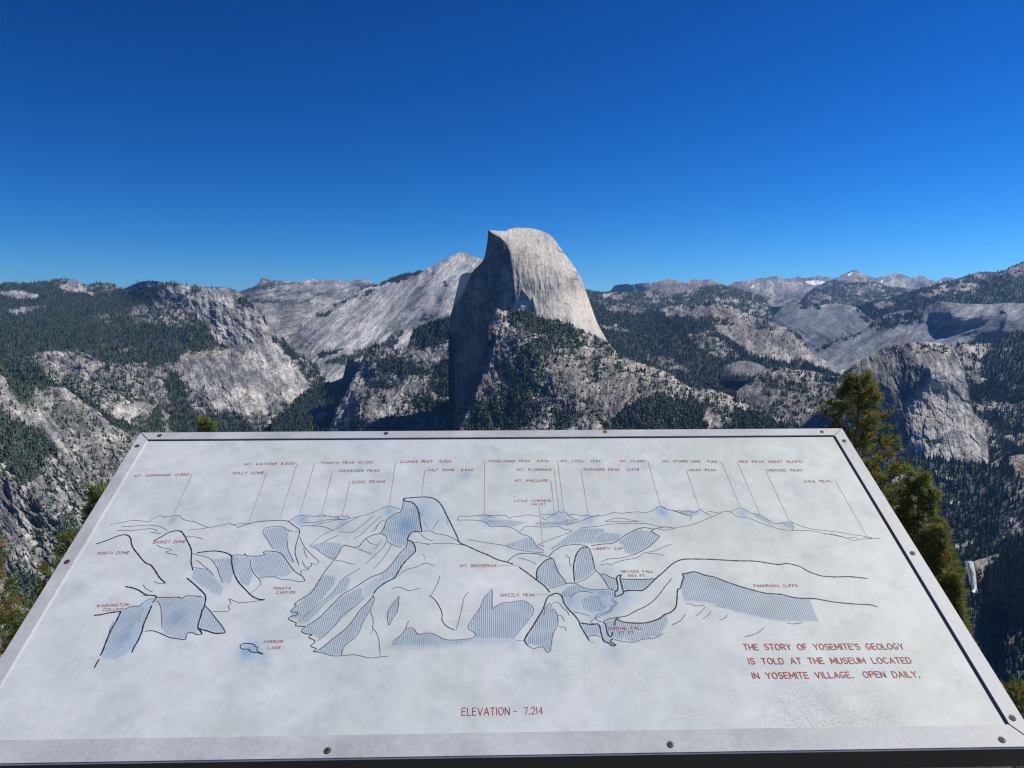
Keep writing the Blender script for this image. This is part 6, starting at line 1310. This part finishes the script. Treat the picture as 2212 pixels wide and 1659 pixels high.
# ---- engraved lettering, one stroke alphabet
def arc(cx, cy, rx, ry, a0, a1_, n=9):
    return [(cx + rx * math.cos(R(a0 + (a1_ - a0) * i / (n - 1))), cy + ry * math.sin(R(a0 + (a1_ - a0) * i / (n - 1)))) for i in range(n)]
FONT = {
 'A': (.8, [[(0,0),(.4,1),(.8,0)],[(.13,.33),(.67,.33)]]), 'B': (.68, [[(0,0),(0,1),(.42,1)]+arc(.42,.76,.22,.24,90,-90)+[(0,.52)],[(.42,.52)]+arc(.42,.26,.26,.26,90,-90)+[(0,0)]]),
 'C': (.74, [arc(.4,.5,.4,.5,45,315,14)]), 'D': (.72, [[(0,0),(0,1),(.34,1)]+arc(.34,.5,.38,.5,90,-90,11)+[(0,0)]]), 'E': (.62, [[(.62,1),(0,1),(0,0),(.62,0)],[(0,.52),(.52,.52)]]),
 'F': (.6, [[(.6,1),(0,1),(0,0)],[(0,.5),(.5,.5)]]), 'G': (.78, [arc(.4,.5,.4,.5,48,325,14)+[(.78,.42),(.46,.42)]]), 'H': (.7, [[(0,0),(0,1)],[(.7,0),(.7,1)],[(0,.5),(.7,.5)]]), 'I': (.06, [[(.03,0),(.03,1)]]),
 'J': (.5, [[(.5,1),(.5,.28)]+arc(.25,.28,.25,.28,0,-180,8)]), 'K': (.7, [[(0,0),(0,1)],[(.68,1),(0,.4)],[(.24,.6),(.7,0)]]), 'L': (.58, [[(0,1),(0,0),(.58,0)]]), 'M': (.88, [[(0,0),(0,1),(.44,.25),(.88,1),(.88,0)]]), 'N': (.72, [[(0,0),(0,1),(.72,0),(.72,1)]]),
 'O': (.82, [arc(.41,.5,.41,.5,90,450,18)]), 'P': (.66, [[(0,0),(0,1),(.4,1)]+arc(.4,.73,.26,.27,90,-90)+[(0,.46)]]), 'R': (.7, [[(0,0),(0,1),(.4,1)]+arc(.4,.74,.26,.26,90,-90)+[(0,.48)],[(.38,.48),(.7,0)]]),
 'S': (.66, [arc(.33,.75,.31,.25,30,250,10)+arc(.33,.26,.33,.26,70,-150,10)]), 'T': (.7, [[(0,1),(.7,1)],[(.35,1),(.35,0)]]), 'U': (.7, [[(0,1),(0,.34)]+arc(.35,.34,.35,.34,180,360,10)+[(.7,1)]]), 'V': (.76, [[(0,1),(.38,0),(.76,1)]]),
 'W': (1.0, [[(0,1),(.25,0),(.5,.9),(.75,0),(1.0,1)]]), 'X': (.7, [[(0,0),(.7,1)],[(0,1),(.7,0)]]), 'Y': (.74, [[(0,1),(.37,.48),(.74,1)],[(.37,.48),(.37,0)]]), 'Z': (.66, [[(0,1),(.66,1),(0,0),(.66,0)]]), 'Q': (.82, [arc(.41,.5,.41,.5,90,450,18),[(.5,.25),(.85,-.05)]]),
 '0': (.7, [arc(.35,.5,.35,.5,90,450,16)]), '1': (.1, [[(.05,0),(.05,1)]]), '2': (.64, [arc(.32,.7,.31,.3,165,-35,9)+[(0,0),(.64,0)]]), '3': (.64, [arc(.31,.75,.27,.25,150,-80,9)+arc(.31,.27,.33,.27,80,-150,10)]), '4': (.66, [[(.5,0),(.5,1),(0,.3),(.66,.3)]]),
 '5': (.64, [[(.6,1),(.08,1),(.04,.55)]+arc(.31,.32,.33,.32,120,-150,10)]), '6': (.64, [arc(.32,.31,.32,.31,90,450,13),[(.0,.34),(.06,.62),(.2,.85),(.45,1)]]), '7': (.62, [[(0,1),(.62,1),(.22,0)]]), '8': (.64, [arc(.32,.76,.26,.24,90,450,12),arc(.32,.27,.32,.27,90,450,12)]),
 '9': (.64, [arc(.32,.69,.32,.31,90,450,13),[(.64,.66),(.58,.38),(.44,.15),(.19,0)]]), '.': (.08, [[(.0,.0),(.08,.0),(.08,.08),(.0,.08)]]), ',': (.1, [[(.08,.1),(.08,.0),(.0,-.16)]]), "'": (.08, [[(.08,1.05),(.06,.9),(.0,.78)]]), '-': (.6, [[(0,.48),(.6,.48)]]), '(': (.25, [arc(.45,.5,.45,.65,125,235,8)]), ')': (.25, [arc(-.2,.5,.45,.65,55,-55,8)]), ' ': (.72, [])}
def lettering(text, p0, p1, hpx, weight=.13):
    """text between two base line points, cap height hpx (frame units) at the left end"""
    q = on_board(np.array([p0[0], p1[0], p0[0]]), np.array([p0[1], p1[1], p0[1] - hpx]))
    b0, b1_ = q[0], q[1]
    capH = abs(q[0, 1] - q[2, 1])
    adv, x = [], 0.0
    for ch in text:
        w, st = FONT[ch]; adv.append(x); x += w + .30
    x -= .30
    W = np.linalg.norm(b1_ - b0); d = (b1_ - b0) / W; up = np.array([d[1], -d[0]])
    sx = W / x
    I_ = Ink()
    for ch, ax in zip(text, adv):
        jit = rng.uniform(-.02, .02)
        for s_ in FONT[ch][1]:
            pts = np.array([b0 + d * ((px_ + ax) * sx) + up * (py_ + jit) * capH for px_, py_ in s_])
            dense = np.concatenate([np.linspace(pts[i], pts[i + 1], 3, endpoint=False) for i in range(len(pts) - 1)] + [pts[-1:]])
            dv = np.diff(pts, axis=0)
            I_.stroke_poly(pts, capH * weight)
    o = I_.done('lettering', M_RED, 'red engraved words ' + text.replace('(', '').replace(')', ''))
def stroke_poly(s, pts, w, z=.00022):
    """each segment as its own slightly overlapping bar, at stepped heights so no two faces share a plane"""
    for i in range(len(pts) - 1):
        a, b = pts[i], pts[i + 1]; L = np.linalg.norm(b - a)
        if L < 1e-6: continue
        d = (b - a) / L; nrm = np.array([-d[1], d[0]]) * w * .5
        a2_, b2_ = a - d * w * .32, b + d * w * .32
        zz = z + 2.0e-6 * (s.n // 4 % 40)
        V2 = np.array([a2_ + nrm, a2_ - nrm, b2_ - nrm, b2_ + nrm])
        s.v.append(np.concatenate([V2[:, :1], -V2[:, 1:], np.full((4, 1), zz)], 1))
        s.f.append(np.array([[0, 1, 2, 3]]) + s.n); s.n += 4
Ink.stroke_poly = stroke_poly
def T(f, text, x0, y0, x1, y1, h, wt=.13):
    (ax, ay), (bx, by) = f((x0, y0), (x1, y1)); lettering(text, (ax, ay), (bx, by), h * S1, wt)
for f, s, x0, y0, x1, y1, h in [
 (a1,'MT. HOFFMANN 10,850',457,461,887,447,18),(a1,'MT. WATKINS 8,500',1330,367,1722,360,17),(a1,'POLLY DOME',1240,438,1482,435,18),(a2,'TENAYA PEAK 10,700',523,356,938,350,17),(a2,'TRESIDDER PEAK',662,420,993,416,17),(a2,'ECHO PEAKS',781,508,1037,504,18),
 (a2,'CLOUDS REST  9,926',1158,346,1562,343,17),(a2,'HALF DOME  8,842',1377,412,1733,410,17),(a3,'VOGELSANG PEAK  11,576',248,341,722,339,16),(a3,'MT. LYELL  13,114',828,340,1137,340,16),(a3,'MT. FLORENCE',477,410,750,409,17),(a3,'MT. MACLURE',462,496,718,495,17),
 (a3,'LITTLE YOSEMITE',454,656,745,655,16),(a3,'VALLEY',585,681,704,681,15),(a3,'RODGERS PEAK  12,978',1008,408,1443,408,16),(a3,'MT. CLARK',1295,341,1490,341,16),(a3,'MT. STARR KING  9,166',1632,343,2060,343,16),(a3,'GRAY PEAK',1842,412,2055,412,17),
 (a4,'RED PEAK (WEST SLOPE)',630,346,1135,346,17),(a4,'MERCED PEAK',855,414,1125,414,17),(a4,'GALE PEAK',1143,501,1355,501,17),(a1,'NORTH DOME',168,1073,413,1068,20),(a1,'BASKET DOME',609,985,862,980,20),(b1,'WASHINGTON',160,385,413,376,21),(b1,'COLUMN',208,414,370,411,19),
 (a1,'TENAYA',1557,1350,1698,1348,19),(a1,'CANYON',1585,1384,1731,1381,20),(b1,'MIRROR',1486,671,1635,668,21),(b1,'LAKE',1517,718,1617,716,23),(a3,'MT. BRODERICK',27,1172,312,1171,19),(a3,'GRIZZLY PEAK',344,1404,617,1402,20),(a3,'LIBERTY CAP',1085,1035,1312,1034,17),
 (a3,'NEVADA FALL',1300,1215,1554,1215,18),(a3,'594 FT',1358,1249,1490,1249,18),(b3,'VERNAL FALL',1200,563,1468,560,21),(b3,'317 FT',1275,598,1400,596,20),(a4,'PANORAMA CLIFFS',746,1330,1088,1329,19)]:
    T(f, s, x0, y0, x1, y1, h)
T(b4, "THE STORY OF YOSEMITE'S GEOLOGY", 0, 724, 1266, 718, 44, .165)
T(b4, 'IS TOLD AT THE MUSEUM LOCATED', 38, 836, 1326, 829, 45, .165)
T(b4, 'IN YOSEMITE VILLAGE.', 68, 952, 862, 944, 46, .165)
T(b4, 'OPEN DAILY.', 950, 942, 1388, 940, 46, .165)
T(b3, 'ELEVATION', 38, 1243, 415, 1238, 58, .10)
T(b3, '- 7,214', 450, 1237, 678, 1230, 54, .10)

# ---- stone pedestal carrying the board
def pedestal():
    root = bpy.data.objects.new('stone_pedestal', None)
    col.objects.link(root)
    corners = []
    for (x, y) in ((.02, BH - .012), (BW - .02, BH - .012), (BW - .02, .02), (.02, .02)):
        corners.append(P0 + Ud * x - Wd * y - Nd * .046)
    base = np.mean(corners, 0); root.location = (base[0], base[1], 0)
    tag(root, 'mortared granite pedestal under the display board', 'pedestal')
    mst = simple_mat('pedestal_granite', (.36, .34, .31), .9, noise=(18, .45))
    mmo = simple_mat('mortar', (.30, .285, .26), .95, noise=(40, .3))
    loc = lambda p: p - np.array([base[0], base[1], 0])
    v = [loc(c) for c in corners] + [loc(np.array([c[0], c[1], -.02])) for c in corners]
    me = bpy.data.meshes.new('mortar_core'); me.from_pydata([tuple(p) for p in v], [], [(0, 1, 2, 3), (0, 4, 5, 1), (1, 5, 6, 2), (2, 6, 7, 3), (3, 7, 4, 0), (7, 6, 5, 4)]); me.materials.append(mmo)
    obj('mortar_core', me, root)
    import bmesh
    bank = []
    for k in range(5):
        bm = bmesh.new(); bmesh.ops.create_cube(bm, size=1)
        for q in bm.verts: q.co = Vector([c * (1 + random.uniform(-.12, .12)) for c in q.co])
        bmesh.ops.bevel(bm, geom=bm.edges[:], offset=.07, segments=1, affect='EDGES')
        m_ = bpy.data.meshes.new('stone'); bm.to_mesh(m_); bm.free(); m_.materials.append(mst); bank.append(m_)
    sides = [(0, 1), (1, 2), (3, 0)]
    for a, b in sides:
        A_, B_ = corners[a], corners[b]; L = np.linalg.norm((B_ - A_)[:2]); ang = math.atan2(B_[1] - A_[1], B_[0] - A_[0])
        row, z = 0, .09
        while z < max(A_[2], B_[2]) - .02:
            x = -.02 + (.09 if row % 2 else 0)
            while x < L - .04:
                w = random.uniform(.13, .24); t = min(1, (x + w / 2) / L); ztop = A_[2] * (1 - t) + B_[2] * t
                if z + .08 < ztop + .02:
                    p = loc(A_ * (1 - t) + B_ * t)
                    o = bpy.data.objects.new('stone', random.choice(bank)); link(o, root)
                    zz = min(z, ztop - .085)
                    o.location = (p[0], p[1], zz); o.rotation_euler = (0, random.uniform(-.03, .03), ang); o.scale = (w * .94, .035, .15)
                x += w + .012
            z += .168; row += 1
pedestal()
# a coping of pale stone just below the board's near edge
def coping():
    pass

# ------------------------------------------------------------------ air
def haze():
    x0, x1, y0, y1, z0, z1 = -43000, 43000, -31000, 45000, -1200, 1560
    v = [(x, y, z) for x in (x0, x1) for y in (y0, y1) for z in (z0, z1)]
    f = [(0, 1, 3, 2), (4, 6, 7, 5), (0, 4, 5, 1), (2, 3, 7, 6), (0, 2, 6, 4), (1, 5, 7, 3)]
    me = bpy.data.meshes.new('haze'); me.from_pydata(v, [], f)
    m = bpy.data.materials.new('haze_air'); m.use_nodes = True
    n, l = m.node_tree.nodes, m.node_tree.links
    for q in list(n):
        if q.type == 'BSDF_PRINCIPLED': n.remove(q)
    pv = n.new('ShaderNodeVolumePrincipled')
    pv.inputs['Color'].default_value = (.16, .44, 1.0, 1); pv.inputs['Density'].default_value = 1.7e-5; pv.inputs['Anisotropy'].default_value = .2
    l.new(pv.outputs[0], n.get('Material Output').inputs['Volume'])
    me.materials.append(m)
    tag(obj('haze', me), 'thin blue mountain haze', kind='stuff')
haze()
